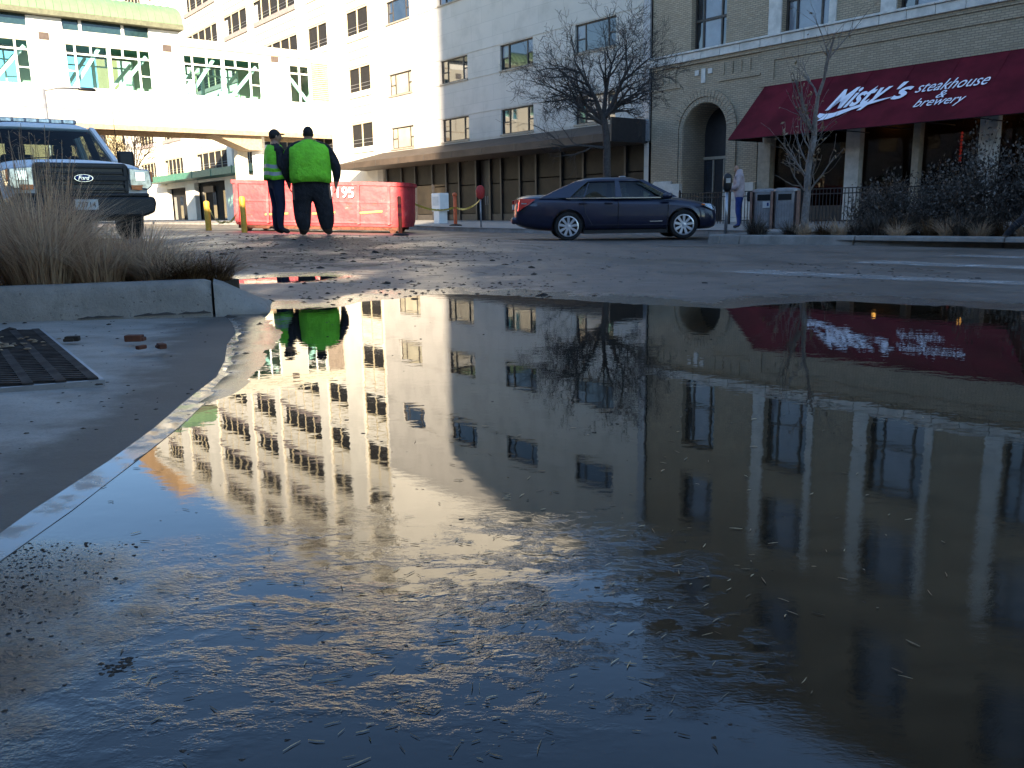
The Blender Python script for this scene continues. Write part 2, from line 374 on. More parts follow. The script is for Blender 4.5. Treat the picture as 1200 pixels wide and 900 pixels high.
def _U(r2): return np.where(r2 > 1e-12, r2 * np.log(np.maximum(r2, 1e-12)), 0.0)
_n = len(CTRL); _K = _U(((CTRL[:, None, :2] - CTRL[None, :, :2])**2).sum(-1)) + np.eye(_n) * 3.0
_P = np.c_[np.ones(_n), CTRL[:, :2]]; _A = np.r_[np.c_[_K, _P], np.c_[_P.T, np.zeros((3, 3))]]
_W = np.linalg.solve(_A, np.r_[CTRL[:, 2], np.zeros(3)])
def base_h(xy):
    xy = np.atleast_2d(np.asarray(xy, float))
    u = _U(((xy[:, None, :] - CTRL[None, :, :2])**2).sum(-1))
    return np.clip(u @ _W[:_n] + _W[_n] + xy @ _W[_n+1:], -.24, .32)

PUD = np.array([(-.845,.2),(-.845,1.25),(-.85,1.51),(-.872,1.95),(-.87,2.25),(-.88,2.6),(-.90,2.95),(-.98,3.5),(-1.09,3.95),(-1.24,4.35),(-1.50,4.86),(-1.46,5.02),(-1.16,4.97),
 (-1.0,5.05),(-.9,5.35),(-.72,5.52),(-.60,5.78),(-.2,5.68),(0.0,5.56),(.4,5.2),(.78,4.86),(1.22,4.62),(1.46,4.78),(1.91,4.93),(2.19,4.66),
 (2.62,4.30),(3.3,3.9),(3.9,2.6),(3.4,.6),(2.0,-.9),(.4,-1.1),(-.5,-.7)])
SML = np.array([(-1.9 + .43 * math.cos(t), 6.92 + .34 * math.sin(t) + .1 * math.cos(t)) for t in np.linspace(0, 2*math.pi, 22)[:-1]])
def sdist(P, poly):
    """signed distance to a closed outline, negative inside"""
    P = np.asarray(P, float); d = np.full(len(P), 1e9); ins = np.zeros(len(P), bool)
    for i in range(len(poly)):
        a, b = poly[i], poly[(i + 1) % len(poly)]; e = b - a
        t = np.clip(((P - a) @ e) / (e @ e), 0, 1); q = P - a - t[:, None] * e
        d = np.minimum(d, np.hypot(q[:, 0], q[:, 1]))
        c = ((a[1] > P[:, 1]) != (b[1] > P[:, 1]))
        with np.errstate(divide='ignore', invalid='ignore'):
            ins ^= c & (P[:, 0] < (b[0] - a[0]) * (P[:, 1] - a[1]) / (b[1] - a[1]) + a[0])
    return np.where(ins, -d, d)
def vnoise(P, s, seed=0.0): return np.array([mnoise.noise((p[0]*s + seed, p[1]*s - seed, seed)) for p in P])
SW = 0.030                            # water level of the small puddle
def terrain(P, detail=True):
    P = np.atleast_2d(np.asarray(P, float)); z = base_h(P); near = (np.abs(P[:, 0]) < 9) & (P[:, 1] > -3) & (P[:, 1] < 14)
    sd = np.full(len(P), 9.0); ss = np.full(len(P), 9.0)
    if near.any():
        Q = P[near]; a = sdist(Q, PUD); b = sdist(Q, SML)
        if detail:
            w = vnoise(Q, 3.1, 1.7) * .05 + vnoise(Q, 9.0, 4.1) * .025
            edge = np.clip((Q[:, 1] - 1.9) / .6, 0, 1)
            a = a + w * edge * np.where(Q[:, 0] > .2, .45, 1.0); b = b + w * .9
        sd[near] = a; ss[near] = b
    def sm(x): x = np.clip(x, 0, 1); return x * x * (3 - 2 * x)
    zo = np.maximum(z, .012) * sm(sd / 1.6) + np.minimum(z, 0) * sm((sd - .25) / 3.0) * (z < 0) + np.clip(sd, 0, .25) * .05
    zo = np.where(z < .012, z * sm((sd - .1) / 2.6) + np.clip(sd, 0, .25) * .05 * (1 - sm((sd - .1) / 2.6)), zo)
    out = np.where(sd < 0, np.maximum(-.035, sd * .10), zo)
    k = 1 - sm((ss - .05) / .6)
    out = np.where(ss < 9, out * (1 - k) + (SW + np.clip(ss, -.2, .3) * .06) * k, out)
    ax_ = np.interp(P[:, 1], [a[1] for a in reversed(ARC)], [a[0] for a in reversed(ARC)])
    under = (P[:, 0] < ax_ - .05) & (P[:, 1] < 4.62 + (P[:, 0] + 1.58) * .311) & (P[:, 1] > .2) & (P[:, 0] > -7.4)
    if detail and near.any():
        Q = P[near]; out[near] += np.where(sd[near] > .03, vnoise(Q, 2.2, 8.8) * .006 + vnoise(Q, 7.0, 3.3) * .003, 0)
    out = np.where(under, np.minimum(out, -.03), out)
    lip = (~under) & (P[:, 0] < ax_ + .06) & (P[:, 1] < 4.5) & (P[:, 1] > .2) & (P[:, 0] > -2)
    out = np.where(lip, np.minimum(out, .002), out)
    return out, sd, ss
def gz(x, y): return float(terrain(np.array([[x, y]]))[0][0])
def bz(x, y): return float(base_h(np.array([[x, y]]))[0])

def spaced(lo, hi, step, far_lo, far_hi, g=1.16):
    a = list(np.arange(lo, hi + 1e-6, step)); s = step; x = a[-1]
    while x < far_hi: s *= g; x += s; a.append(x)
    s = step; x = lo
    while x > far_lo: s *= g; x -= s; a.insert(0, x)
    return np.array(a)
XS = spaced(-2.8, 4.4, .055, -700, 700); YS = spaced(.35, 8.2, .055, -500, 900)
gx, gy = np.meshgrid(XS, YS); PP = np.c_[gx.ravel(), gy.ravel()]
zz, sd_, ss_ = terrain(PP)
nx = len(XS); ny = len(YS)
idx = np.arange(nx * ny).reshape(ny, nx)
FF = np.c_[idx[:-1, :-1].ravel(), idx[:-1, 1:].ravel(), idx[1:, 1:].ravel(), idx[1:, :-1].ravel()]
me = bpy.data.meshes.new('ground'); me.from_pydata(np.c_[PP, zz].tolist(), [], FF.tolist())
me.polygons.foreach_set('use_smooth', [True] * len(me.polygons))
wet = np.clip(1 - np.minimum(sd_, ss_ * 1.3) / .75, 0, 1)
at = me.attributes.new('wet', 'FLOAT', 'POINT'); at.data.foreach_set('value', wet.astype(np.float32))
# tracked mud lies on the road between the workers and the puddle
mud = np.exp(-(((PP[:, 0] + 2.6 + (PP[:, 1] - 10) * .12) / 2.0)**2 + ((PP[:, 1] - 11.0) / 3.6)**2))
at = me.attributes.new('mud', 'FLOAT', 'POINT'); at.data.foreach_set('value', mud.astype(np.float32))
def road_material():
    m, nt, b = new_mat('asphalt')
    tc = nt.nodes.new('ShaderNodeTexCoord'); V = tc.outputs['Object']
    aw = nt.nodes.new('ShaderNodeAttribute'); aw.attribute_name = 'wet'; am = nt.nodes.new('ShaderNodeAttribute'); am.attribute_name = 'mud'
    n1 = nz(nt, .55, 7, .62, V); n2 = nz(nt, 3.0, 8, .65, V); n3 = nz(nt, 140, 3, .7, V); n4 = nz(nt, 1.3, 6, .6, V, (1, .28, 1, R(38)))
    c = mixc(nt, ramp(nt, n2, .3, .7), (.116, .092, .076), (.182, .150, .124))
    c = mixc(nt, mth(nt, 'MULTIPLY', ramp(nt, n3, .40, .72), .55), c, (.045, .04, .038))
    c = mixc(nt, mth(nt, 'MULTIPLY', ramp(nt, n4, .52, .70), .45), c, (.075, .065, .060))
    wv = mth(nt, 'ADD', aw.outputs['Fac'], mth(nt, 'MULTIPLY', mth(nt, 'SUBTRACT', n2, .5), 1.3))
    wv = ramp(nt, wv, .25, .8)
    mv = ramp(nt, mth(nt, 'ADD', am.outputs['Fac'], mth(nt, 'MULTIPLY', mth(nt, 'SUBTRACT', n2, .52), 2.6)), .30, .62)
    c = mixc(nt, mth(nt, 'MULTIPLY', mv, .95), c, (.022, .017, .013))
    # damp road: slick patches that survive far from the pools
    dv = ramp(nt, mth(nt, 'ADD', n1, mth(nt, 'MULTIPLY', mth(nt, 'SUBTRACT', n4, .5), .7)), .44, .62)
    wall = mth(nt, 'MAXIMUM', wv, mth(nt, 'MULTIPLY', dv, .55))
    c = mixc(nt, mth(nt, 'MULTIPLY', wall, .55), c, (.035, .030, .027))
    nt.links.new(c, b.inputs['Base Color'])
    r = nt.nodes.new('ShaderNodeMapRange'); nt.links.new(wall, r.inputs[0]); r.inputs[3].default_value = .62; r.inputs[4].default_value = .16
    nt.links.new(r.outputs[0], b.inputs['Roughness'])
    h = mth(nt, 'ADD', mth(nt, 'MULTIPLY', n3, .0016), mth(nt, 'MULTIPLY', nz(nt, 22, 5, .65, V), .006))
    h = mth(nt, 'ADD', h, mth(nt, 'MULTIPLY', mth(nt, 'MULTIPLY', mv, nz(nt, 34, 4, .6, V)), .03))
    h = mth(nt, 'MULTIPLY', h, mth(nt, 'SUBTRACT', 1.0, mth(nt, 'MULTIPLY', wall, .7)))
    b.inputs['Specular IOR Level'].default_value = .35
    bumpn(nt, b, h, 1.0, 1.0)
    return m
me.materials.append(road_material())
ground = bpy.data.objects.new('ground', me); COL.objects.link(ground); tag(ground, kind='structure')

def water_material():
    m, nt, b = new_mat('puddle_water')
    tc = nt.nodes.new('ShaderNodeTexCoord'); V = tc.outputs['Object']
    sp = nt.nodes.new('ShaderNodeSeparateXYZ'); nt.links.new(V, sp.inputs[0])
    n = nz(nt, 4.5, 7, .66, V, (1, 1.6, 1, R(-20))); n2 = nz(nt, 30, 5, .7, V)
    c = mixc(nt, ramp(nt, n, .32, .68), (.0035, .0030, .0026), (.010, .0080, .0055))
    c = mixc(nt, mth(nt, 'MULTIPLY', ramp(nt, n2, .5, .75), .5), c, (.004, .0035, .003))
    mudr = ramp(nt, mth(nt, 'ADD', sp.outputs[0], mth(nt, 'MULTIPLY', mth(nt, 'SUBTRACT', nz(nt, 2.2, 5, .6, V), .5), .8)), .05, .55)
    c = mixc(nt, mth(nt, 'MULTIPLY', mudr, ramp(nt, nz(nt, 6, 8, .7, V, (1, 2.0, 1, R(-12))), .25, .75)), c, (.040, .028, .016))
    nt.links.new(c, b.inputs['Base Color']); b.inputs['IOR'].default_value = 1.44
    # scum of slush and straw on the near water
    wob = mth(nt, 'MULTIPLY', mth(nt, 'SUBTRACT', nz(nt, 3.0, 5, .65, V), .5), .9)
    yy = mth(nt, 'ADD', sp.outputs[1], wob); xx = mth(nt, 'ADD', sp.outputs[0], wob)
    band = mth(nt, 'MULTIPLY', ramp(nt, yy, .70, .95), mth(nt, 'SUBTRACT', 1.0, ramp(nt, yy, 1.15, 1.50)))
    band = mth(nt, 'MULTIPLY', band, mth(nt, 'MULTIPLY', ramp(nt, xx, -.62, -.30), mth(nt, 'SUBTRACT', 1.0, ramp(nt, xx, .12, .40))))
    patch = ramp(nt, nz(nt, 8.0, 6, .68, V, (1, 1.8, 1, R(15))), .46, .60)
    slush = mth(nt, 'MULTIPLY', band, mth(nt, 'ADD', mth(nt, 'MULTIPLY', patch, .85), .12))
    nearw = mth(nt, 'SUBTRACT', 1.0, ramp(nt, sp.outputs[1], .9, 2.2))
    # gritty silt bank beside the gutter
    gx_ = mth(nt, 'SUBTRACT', 1.0, ramp(nt, mth(nt, 'ADD', sp.outputs[0], mth(nt, 'MULTIPLY', mth(nt, 'SUBTRACT', nz(nt, 9, 5, .6, V), .5), .5)), -.78, -.42))
    gy_ = mth(nt, 'SUBTRACT', 1.0, ramp(nt, sp.outputs[1], 1.0, 1.45))
    grit = mth(nt, 'MULTIPLY', gx_, gy_)
    streak = nz(nt, 24, 3, .55, V, (1, 2.2, 1, R(20)), .5)
    h = mth(nt, 'ADD', mth(nt, 'MULTIPLY', nz(nt, 11, 2, .5, V, (1, 1.3, 1)), .00022), mth(nt, 'MULTIPLY', nz(nt, 42, 2, .5, V), .000045))
    h = mth(nt, 'ADD', h, mth(nt, 'MULTIPLY', mth(nt, 'MULTIPLY', streak, slush), .0014))
    h = mth(nt, 'ADD', h, mth(nt, 'MULTIPLY', mth(nt, 'MULTIPLY', nz(nt, 34, 5, .7, V, (1, 1.8, 1, R(18))), nearw), .00012))
    h = mth(nt, 'ADD', h, mth(nt, 'MULTIPLY', mth(nt, 'MULTIPLY', nz(nt, 90, 4, .7, V), grit), .006))
    bumpn(nt, b, h, 1.0, 1.0)
    r = mth(nt, 'ADD', .012, mth(nt, 'ADD', mth(nt, 'MULTIPLY', slush, .012), mth(nt, 'MULTIPLY', grit, .16)))
    nt.links.new(r, b.inputs['Roughness'])
    return m
M['water'] = water_material()
def water_sheet(name, poly, z, grow):
    c = poly.mean(0); out = []
    for i in range(len(poly)):
        a, p, q = poly[i - 1], poly[i], poly[(i + 1) % len(poly)]
        t = (q - a) / np.linalg.norm(q - a); out.append(p + np.array((t[1], -t[0])) * grow)
    area = sum(poly[i-1][0]*poly[i][1] - poly[i][0]*poly[i-1][1] for i in range(len(poly)))
    if area < 0: out = [2 * p - o for p, o in zip(poly, out)]
    o = MB().add([(p[0], p[1], z) for p in out], [tuple(range(len(out)))]).build(name, M['water'])
    return tag(o, kind='structure')
water_sheet('puddle_water', PUD, 0.0, .12)
water_sheet('puddle_water', SML, SW, .10)

# concrete gutter apron with its curved edge, the drain sits in it
def kerb_y(x): return 4.61 + (x + 1.58) * .311
def apron():
    mb = MB(); rows = []
    for (ax, ay) in ARC:
        rows.append([(ax, ay)])
    N = 26; vs = []; fs = []
    for i, (ax, ay) in enumerate(ARC):
        for j in range(N + 1):
            t = (j / N)**1.3; x = ax + (-7.5 - ax) * t; y = ay + (min(ay, 4.6) - ay) * t
            yk = kerb_y(x) + .03; y = ay + ((yk if i == 0 else ay + (yk - 4.64) * (ay / 4.6)) - ay) * t
            rise = .0005 + min(1.0, max(0.0, (ax - x) / 1.0)) * .029
            z = rise + .003 * mnoise.noise((x * 2.3, y * 2.3, 1.0))
            vs.append((x, y, z))
    for i in range(len(ARC) - 1):
        for j in range(N): fs.append((i*(N+1)+j, i*(N+1)+j+1, (i+1)*(N+1)+j+1, (i+1)*(N+1)+j))
    # thickness along the curved edge
    b = len(vs)
    for (ax, ay) in ARC: vs.append((ax, ay, -.05))
    for i in range(len(ARC) - 1): fs.append((i*(N+1), (i+1)*(N+1), b+i+1, b+i))
    return mb.add(vs, fs)
def apron_material():
    m, nt, b = new_mat('gutter_concrete'); tc = nt.nodes.new('ShaderNodeTexCoord'); V = tc.outputs['Object']
    sp = nt.nodes.new('ShaderNodeSeparateXYZ'); nt.links.new(V, sp.inputs[0])
    n = nz(nt, 1.5, 7, .62, V, (1, 2.2, 1, R(-30))); f = nz(nt, 120, 4, .7, V); s = nz(nt, 5, 6, .65, V)
    c = mixc(nt, ramp(nt, n, .3, .7), (.25, .228, .20), (.37, .338, .30))
    c = mixc(nt, mth(nt, 'MULTIPLY', ramp(nt, f, .45, .75), .4), c, (.10, .09, .085))
    # a damp tide band beside the pool
    d = mth(nt, 'ADD', sp.outputs[0], mth(nt, 'MULTIPLY', ramp(nt, sp.outputs[1], 2.1, 4.5), .55))
    d = mth(nt, 'ADD', d, mth(nt, 'MULTIPLY', mth(nt, 'SUBTRACT', s, .5), .55))
    band = mth(nt, 'MULTIPLY', ramp(nt, d, -1.30, -1.02), .85)
    st_ = mth(nt, 'MULTIPLY', ramp(nt, nz(nt, 3.2, 8, .7, V, (1, 1.8, 1, R(-35))), .50, .68), .5)
    c = mixc(nt, st_, c, (.17, .148, .125))
    c = mixc(nt, band, c, (.085, .070, .056))
    nt.links.new(c, b.inputs['Base Color'])
    r = nt.nodes.new('ShaderNodeMapRange'); nt.links.new(band, r.inputs[0]); r.inputs[3].default_value = .8; r.inputs[4].default_value = .7; b.inputs['Specular IOR Level'].default_value = .15
    nt.links.new(r.outputs[0], b.inputs['Roughness'])
    bumpn(nt, b, mth(nt, 'ADD', f, mth(nt, 'MULTIPLY', s, 3.0)), .25, .006); return m
M['apron'] = apron_material()
tag(apron().build('gutter_apron', M['apron'], smooth=True, angle=50), kind='structure')
# runnel of water held by the apron edge
mb = MB(); L = []
for i, (ax, ay) in enumerate(ARC[:-1]):
    w = .022 + .030 * min(1, max(0, i - 4) / 3) + .010 * math.sin(i * 2.3); L.append(((ax - .012 - w, ay - .01, .0036), (ax - .001, ay, .0010)))
for i in range(len(L) - 1): mb.quad(L[i][0], L[i][1], L[i+1][1], L[i+1][0])
m_, nt_, b_ = new_mat('wet_lip'); b_.inputs['Base Color'].default_value = (.16, .15, .14, 1); b_.inputs['IOR'].default_value = 1.4
nt_.links.new(mth(nt_, 'ADD', .05, mth(nt_, 'MULTIPLY', ramp(nt_, nz(nt_, 14, 4, .6), .4, .7), .4)), b_.inputs['Roughness'])
tag(mb.build('gutter_water', m_), kind='structure')

# left kerb and planting bed
def kerb_run(name, pts, w, h, side, mat_, bevel=.018, skirt=.25, rake=0.03):
    """kerb stones along a line; side = +1 body lies to the left of the direction; pts carry (x, y, z of road)"""
    root = bpy.data.objects.new(name, None); COL.objects.link(root); tag(root, kind='structure')
    root.location = (pts[0][0], pts[0][1], pts[0][2]); o = Vector(root.location)
    for i in range(len(pts) - 1):
        a = Vector(pts[i]); b = Vector(pts[i + 1]); d = (b - a); L_ = d.length; d.normalize(); nrm = Vector((-d.y, d.x, 0)) * side
        a2 = a + d * .004; b2 = b - d * .004; secs = []
        for p in (a2, b2):
            secs.append([p - Vector((0, 0, skirt)), p + Vector((0, 0, 0.0)), p + nrm * rake + Vector((0, 0, h)), p + nrm * w + Vector((0, 0, h)), p + nrm * w - Vector((0, 0, skirt))])
        MB(o).loft(secs).build('kerb_stone', mat_, root, bevel=bevel)
    return root
KL = [(-7.4, kerb_y(-7.4), .034), (-5.2, kerb_y(-5.2), .034), (-3.35, kerb_y(-3.35), .034), (-1.62, kerb_y(-1.62), .03)]
kr = bpy.data.objects.new('kerb_left', None); COL.objects.link(kr); tag(kr, kind='structure'); kr.location = KL[0]
for i in range(3):
    a = Vector(KL[i]); b = Vector(KL[i+1]); d = (b - a).normalized(); nrm = Vector((-d.y, d.x, 0)); secs = []; n_ = 46
    for k in range(n_ + 1):
        p = a.lerp(b, k / n_); e = .012 if k in (0, n_) else 0.0; p = p + d * (.005 if k == 0 else -.005 if k == n_ else 0)
        prof = [(0, -.25), (0, .0), (.004, .045), (.010, .09), (.016, .125), (.024 + e, .150 - e), (.040 + e, .168 - e), (.060, .174 - e), (.11, .176 - e), (.165, .172 - e), (.165, -.25)]
        ring = []
        for j, (u, h) in enumerate(prof):
            w = mnoise.noise((p.x * 9 + j * .7, p.y * 9, h * 14)); c_ = max(0, mnoise.noise((p.x * 5.2 + 3, p.y * 5.2, 7.7)) - .25) if j in (5, 6) else 0
            ring.append(p + nrm * (u + w * .0025 + c_ * .035) + Vector((0, 0, h + w * .002 - c_ * .030)) if 0 < j < 10 else p + nrm * u + Vector((0, 0, h)))
        secs.append(ring)
    MB(kr.location).loft(secs).build('kerb_stone', M['kerb'], kr, smooth=True, angle=60)
# flared nose of the kerb
o = Vector(kr.location); d = Vector((1, .311, 0)).normalized(); nn = Vector((-d.y, d.x, 0))
p0 = Vector((-1.612, kerb_y(-1.612), .03)); secs = []
for t, h, lean_, wd in ((0, .172, .035, .17), (.05, .150, .05, .20), (.12, .105, .06, .24), (.20, .055, .07, .30), (.27, .015, .06, .34), (.31, -.03, .05, .36)):
    q = p0 + d * t + nn * (t * .35) - Vector((0, 0, .02)); r_ = .012 * math.sin(t * 60)
    secs.append([q - Vector((0, 0, .2)), q + Vector((0, 0, min(.0, h))), q + nn * lean_ + Vector((0, 0, h + r_ * .3)), q + nn * wd + Vector((0, 0, h + .02 + r_ * .3)), q + nn * (wd + .22) + d * .04 + Vector((0, 0, h * .8)), q + nn * (wd + .30) - Vector((0, 0, .2))])
MB(o).loft(secs).build('kerb_nose', M['kerb'], kr, smooth=True, angle=55)
mb = MB()
BED = [(-1.70, 4.76), (-7.4, 2.98), (-9.5, 5.5), (-4.0, 6.6), (-2.3, 6.0), (-1.66, 5.2)]
mb.prism(BED, 'z', -.1, .165)
tag(mb.build('planting_bed', M['soil']), kind='structure')
mb = MB()
for (xa, xb) in ((-2.26, -2.05), (-2.0, -1.80), (-1.79, -1.63)):     # dark strips along the gap at the kerb foot
    N = 9; lo = []; hi = []
    for i in range(N + 1):
        x = xa + (xb - xa) * i / N; y = kerb_y(x) - .006; e = math.sin(math.pi * i / N)**.5
        lo.append((x, y - .004, .030)); hi.append((x, y + .004, .032 + e * (.004 + .011 * random.random())))
    for i in range(N): mb.quad(lo[i], lo[i+1], hi[i+1], hi[i])
tag(mb.build('kerb_gap', M['stain']), kind='stuff')

# storm drain grate: rows of slots run away from the viewer, short teeth cross them
GA0 = Vector((-1.33, 2.68, .0275)); GU = Vector((-.571, .821, 0)); GV = Vector((-.92, -.39, 0))
gt = thing('storm_drain_grate', 'dark cast iron storm drain grate set in the concrete gutter below the kerb', 'drain grate', GA0)
def skewbox(mb, a0, a1, b0, b1, z0, z1):
    v = [GU * a + GV * b + Vector((0, 0, z)) for z in (z0, z1) for a, b in ((a0, b0), (a0, b1), (a1, b1), (a1, b0))]
    return mb.add(v, [(0,3,2,1),(4,5,6,7),(0,1,5,4),(1,2,6,5),(2,3,7,6),(3,0,4,7)])
GL, GW = 1.56, 1.5
skewbox(MB(), 0, GL, 0, GW, -.03, .0035).build('pit', M['black_plastic'], gt)
mb = MB(); skewbox(mb, -.012, 0, -.012, GW, -.03, .005); skewbox(mb, GL, GL + .02, -.012, GW, -.03, .005); skewbox(mb, 0, GL, -.012, 0, -.03, .006); mb.build('frame', M['steel_grey'], gt)
M['cast'] = mat('cast_iron', (.055, .047, .043), .85, .0, var=.6, scale=9, spec=.1)
bar_me = skewbox(MB(), 0, GL, 0, .030, -.012, .012).mesh('long_bar', M['cast'])
row = MB()
for k in range(36):
    a_ = .015 + k * .043
    v = [GU * (a_ + da) + GV * db + Vector((0, 0, z)) for z in (-.012, .0115) for da, db in ((0, .028), (.030, .092), (.048, .092), (.018, .028))]
    row.add(v, [(0,3,2,1),(4,5,6,7),(0,1,5,4),(1,2,6,5),(2,3,7,6),(3,0,4,7)])
row_me = row.mesh('tooth_row', M['cast'])
for i in range(16):
    o_ = GV * (.004 + i * .092); inst('long_bar', bar_me, gt, o_); inst('tooth_row', row_me, gt, o_)

# ------------------------------------------------------------------ far side: pavement, kerb, bulb-out bed, crossing stripes
def sheet(name, pts_grid, dz, mat_, step=1.2):
    """ground-following slab over a grid-frame rectangle list [(x0,x1,n0,n1)]"""
    mb = MB()
    for (x0, x1, n0, n1) in pts_grid:
        nxx = max(1, int((x1 - x0) / step)); nn_ = max(1, int((n1 - n0) / step)); vs = []; fs = []
        for j in range(nn_ + 1):
            for i in range(nxx + 1):
                p = g2w(x0 + (x1 - x0) * i / nxx, n0 + (n1 - n0) * j / nn_); vs.append((p.x, p.y, bz(p.x, p.y) + dz))
        for j in range(nn_):
            for i in range(nxx): a = j * (nxx + 1) + i; fs.append((a, a + 1, a + nxx + 2, a + nxx + 1))
        mb.add(vs, fs)
    o = mb.build(name, mat_); return tag(o, kind='structure')
M['pavement'] = mat_brick('pavement_concrete', (.31, .285, .255), (.285, .26, .235), (.14, .13, .12), 1.5, 1.5, .012, 0.0, .8, .3, .45)
# brick node uses x+y / z, for a flat slab it must read x / y
for n_ in M['pavement'].node_tree.nodes:
    if n_.type == 'COMBXYZ':
        nt_ = M['pavement'].node_tree; s_ = [q for q in nt_.nodes if q.type == 'SEPXYZ'][0]; tcn = [q for q in nt_.nodes if q.type == 'TEX_COORD'][0]
        mp = nt_.nodes.new('ShaderNodeMapping'); mp.inputs['Rotation'].default_value = (0, 0, -GA); nt_.links.new(tcn.outputs['Object'], mp.inputs[0]); nt_.links.new(mp.outputs[0], s_.inputs[0])
        nt_.links.new(s_.outputs[0], n_.inputs[0]); nt_.links.new(s_.outputs[1], n_.inputs[1])
sheet('pavement', [(-140, -12.1, 18.3, 29.0), (-12.1, 12, 18.6, 29.0)], .15, M['pavement'])
def gk(x, n): p = g2w(x, n); return (p.x, p.y, bz(p.x, p.y))
pts = [gk(-12.2 - i * 2.6, 18.3) for i in range(34)]
kerb_run('kerb_far', pts, .16, .155, -1, M['kerb'], bevel=.02)
pts = [gk(-12.15, 18.2), gk(-12.05, 16.4), gk(-11.95, 14.75), gk(-11.2, 14.85), gk(-8.9, 15.35), gk(-6.3, 15.6), gk(-3.6, 15.7), gk(-.8, 15.75), gk(2.2, 15.8), gk(5.4, 15.8)]
kerb_run('kerb_bulb', pts, .30, .185, 1, M['kerb'], bevel=.03, rake=.05)
sheet('planting_bed_far', [(-11.8, 6, 15.3, 18.6)], .10, M['soil'], .8)

def stripe(pts, name='crossing_stripe', pm='paint'):
    """painted bar following the road, world corner points"""
    (a, b, c, d) = [np.array(p, float) for p in pts]; N = 30; K = 4; vs = []; fs = []
    for i in range(N + 1):
        t = i / N
        for k in range(K + 1):
            u = k / K; p = (a + (b - a) * t) * (1 - u) + (d + (c - d) * t) * u; vs.append((p[0], p[1]))
    z = terrain(np.array(vs))[0]
    vs = [(x, y, float(zz_) + .006) for (x, y), zz_ in zip(vs, z)]
    for i in range(N):
        for k in range(K): q = i*(K+1)+k; fs.append((q, q+1, q+K+2, q+K+1))
    return tag(MB().add(vs, fs).build(name, M[pm], smooth=True), kind='structure')
m_, nt_, b_ = new_mat('road_paint')
tr = nt_.nodes.new('ShaderNodeBsdfTransparent'); mxs = nt_.nodes.new('ShaderNodeMixShader'); out_ = [q for q in nt_.nodes if q.type == 'OUTPUT_MATERIAL'][0]
nt_.links.new(mixc(nt_, ramp(nt_, nz(nt_, 5, 6, .65), .35, .7), (.42, .40, .385), (.62, .60, .57)), b_.inputs['Base Color']); b_.inputs['Roughness'].default_value = .6
wear = ramp(nt_, mth(nt_, 'ADD', mth(nt_, 'MULTIPLY', nz(nt_, 3.2, 7, .7), .6), mth(nt_, 'MULTIPLY', nz(nt_, 45, 4, .7), .5)), .44, .54)
nt_.links.new(mth(nt_, 'SUBTRACT', 1.0, mth(nt_, 'MULTIPLY', wear, .72)), mxs.inputs[0]); nt_.links.new(tr.outputs[0], mxs.inputs[1]); nt_.links.new(b_.outputs[0], mxs.inputs[2])
nt_.links.new(mxs.outputs[0], out_.inputs[0]); M['paint'] = m_
M['paint_old'] = mat('worn_concrete_band', (.20, .18, .165), .6, var=.3, scale=3, fine=.4, bscale=60)
def grid_stripe(x, y, L, w, pm='paint'):
    """bar starting at world (x, y), running along the street, w wide"""
    dx, dy = .56, -.828; nx_, ny_ = .828, .56
    stripe([(x, y), (x + dx*L, y + dy*L), (x + dx*L + nx_*w, y + dy*L + ny_*w), (x + nx_*w, y + ny_*w)], pm=pm)
grid_stripe(2.0, 8.30, 4.6, .66); grid_stripe(4.0, 10.0, 4.6, .66); grid_stripe(5.9, 11.7, 4.6, .6)

# ------------------------------------------------------------------ buildings
def wall_mesh(mb, x0, x1, z0, z1, y, holes, depth=.25):
    """front wall at plane y with rectangular holes (hx0,hx1,hz0,hz1), reveals go inwards by depth"""
    xs = sorted({x0, x1, *[h[0] for h in holes], *[h[1] for h in holes]}); zs = sorted({z0, z1, *[h[2] for h in holes], *[h[3] for h in holes]})
    xs = [x for x in xs if x0 <= x <= x1]; zs = [z for z in zs if z0 <= z <= z1]
    for k in range(len(zs) - 1):
        run = None; zc = (zs[k] + zs[k+1]) / 2
        for i in range(len(xs) - 1):
            xc = (xs[i] + xs[i+1]) / 2; op = any(h[0] < xc < h[1] and h[2] < zc < h[3] for h in holes)
            if not op and run is None: run = xs[i]
            if (op or i == len(xs) - 2) and run is not None:
                e = xs[i] if op else xs[i+1]; mb.quad((run, y, zs[k]), (e, y, zs[k]), (e, y, zs[k+1]), (run, y, zs[k+1])); run = None
    for h in holes:
        if len(h) > 4: continue
        a, b, c, d = h
        mb.quad((a, y, c), (a, y, d), (a, y+depth, d), (a, y+depth, c)); mb.quad((b, y, c), (b, y+depth, c), (b, y+depth, d), (b, y, d))
        mb.quad((a, y, d), (b, y, d), (b, y+depth, d), (a, y+depth, d)); mb.quad((a, y, c), (a, y+depth, c), (b, y+depth, c), (b, y, c))
    return mb
FN = 28.8                                                   # facade line of the street
def text_mesh(txt, size, shear=0.0, offset=0.0, extrude=.004, font=None):
    c = bpy.data.curves.new('txt', 'FONT'); c.body = txt; c.size = size; c.shear = shear; c.offset = offset; c.extrude = extrude
    c.resolution_u = 3
    o = bpy.data.objects.new('txt', c); COL.objects.link(o)
    dg = bpy.context.evaluated_depsgraph_get(); dg.update()
    me = bpy.data.meshes.new_from_object(o.evaluated_get(dg)); bpy.data.objects.remove(o); return me
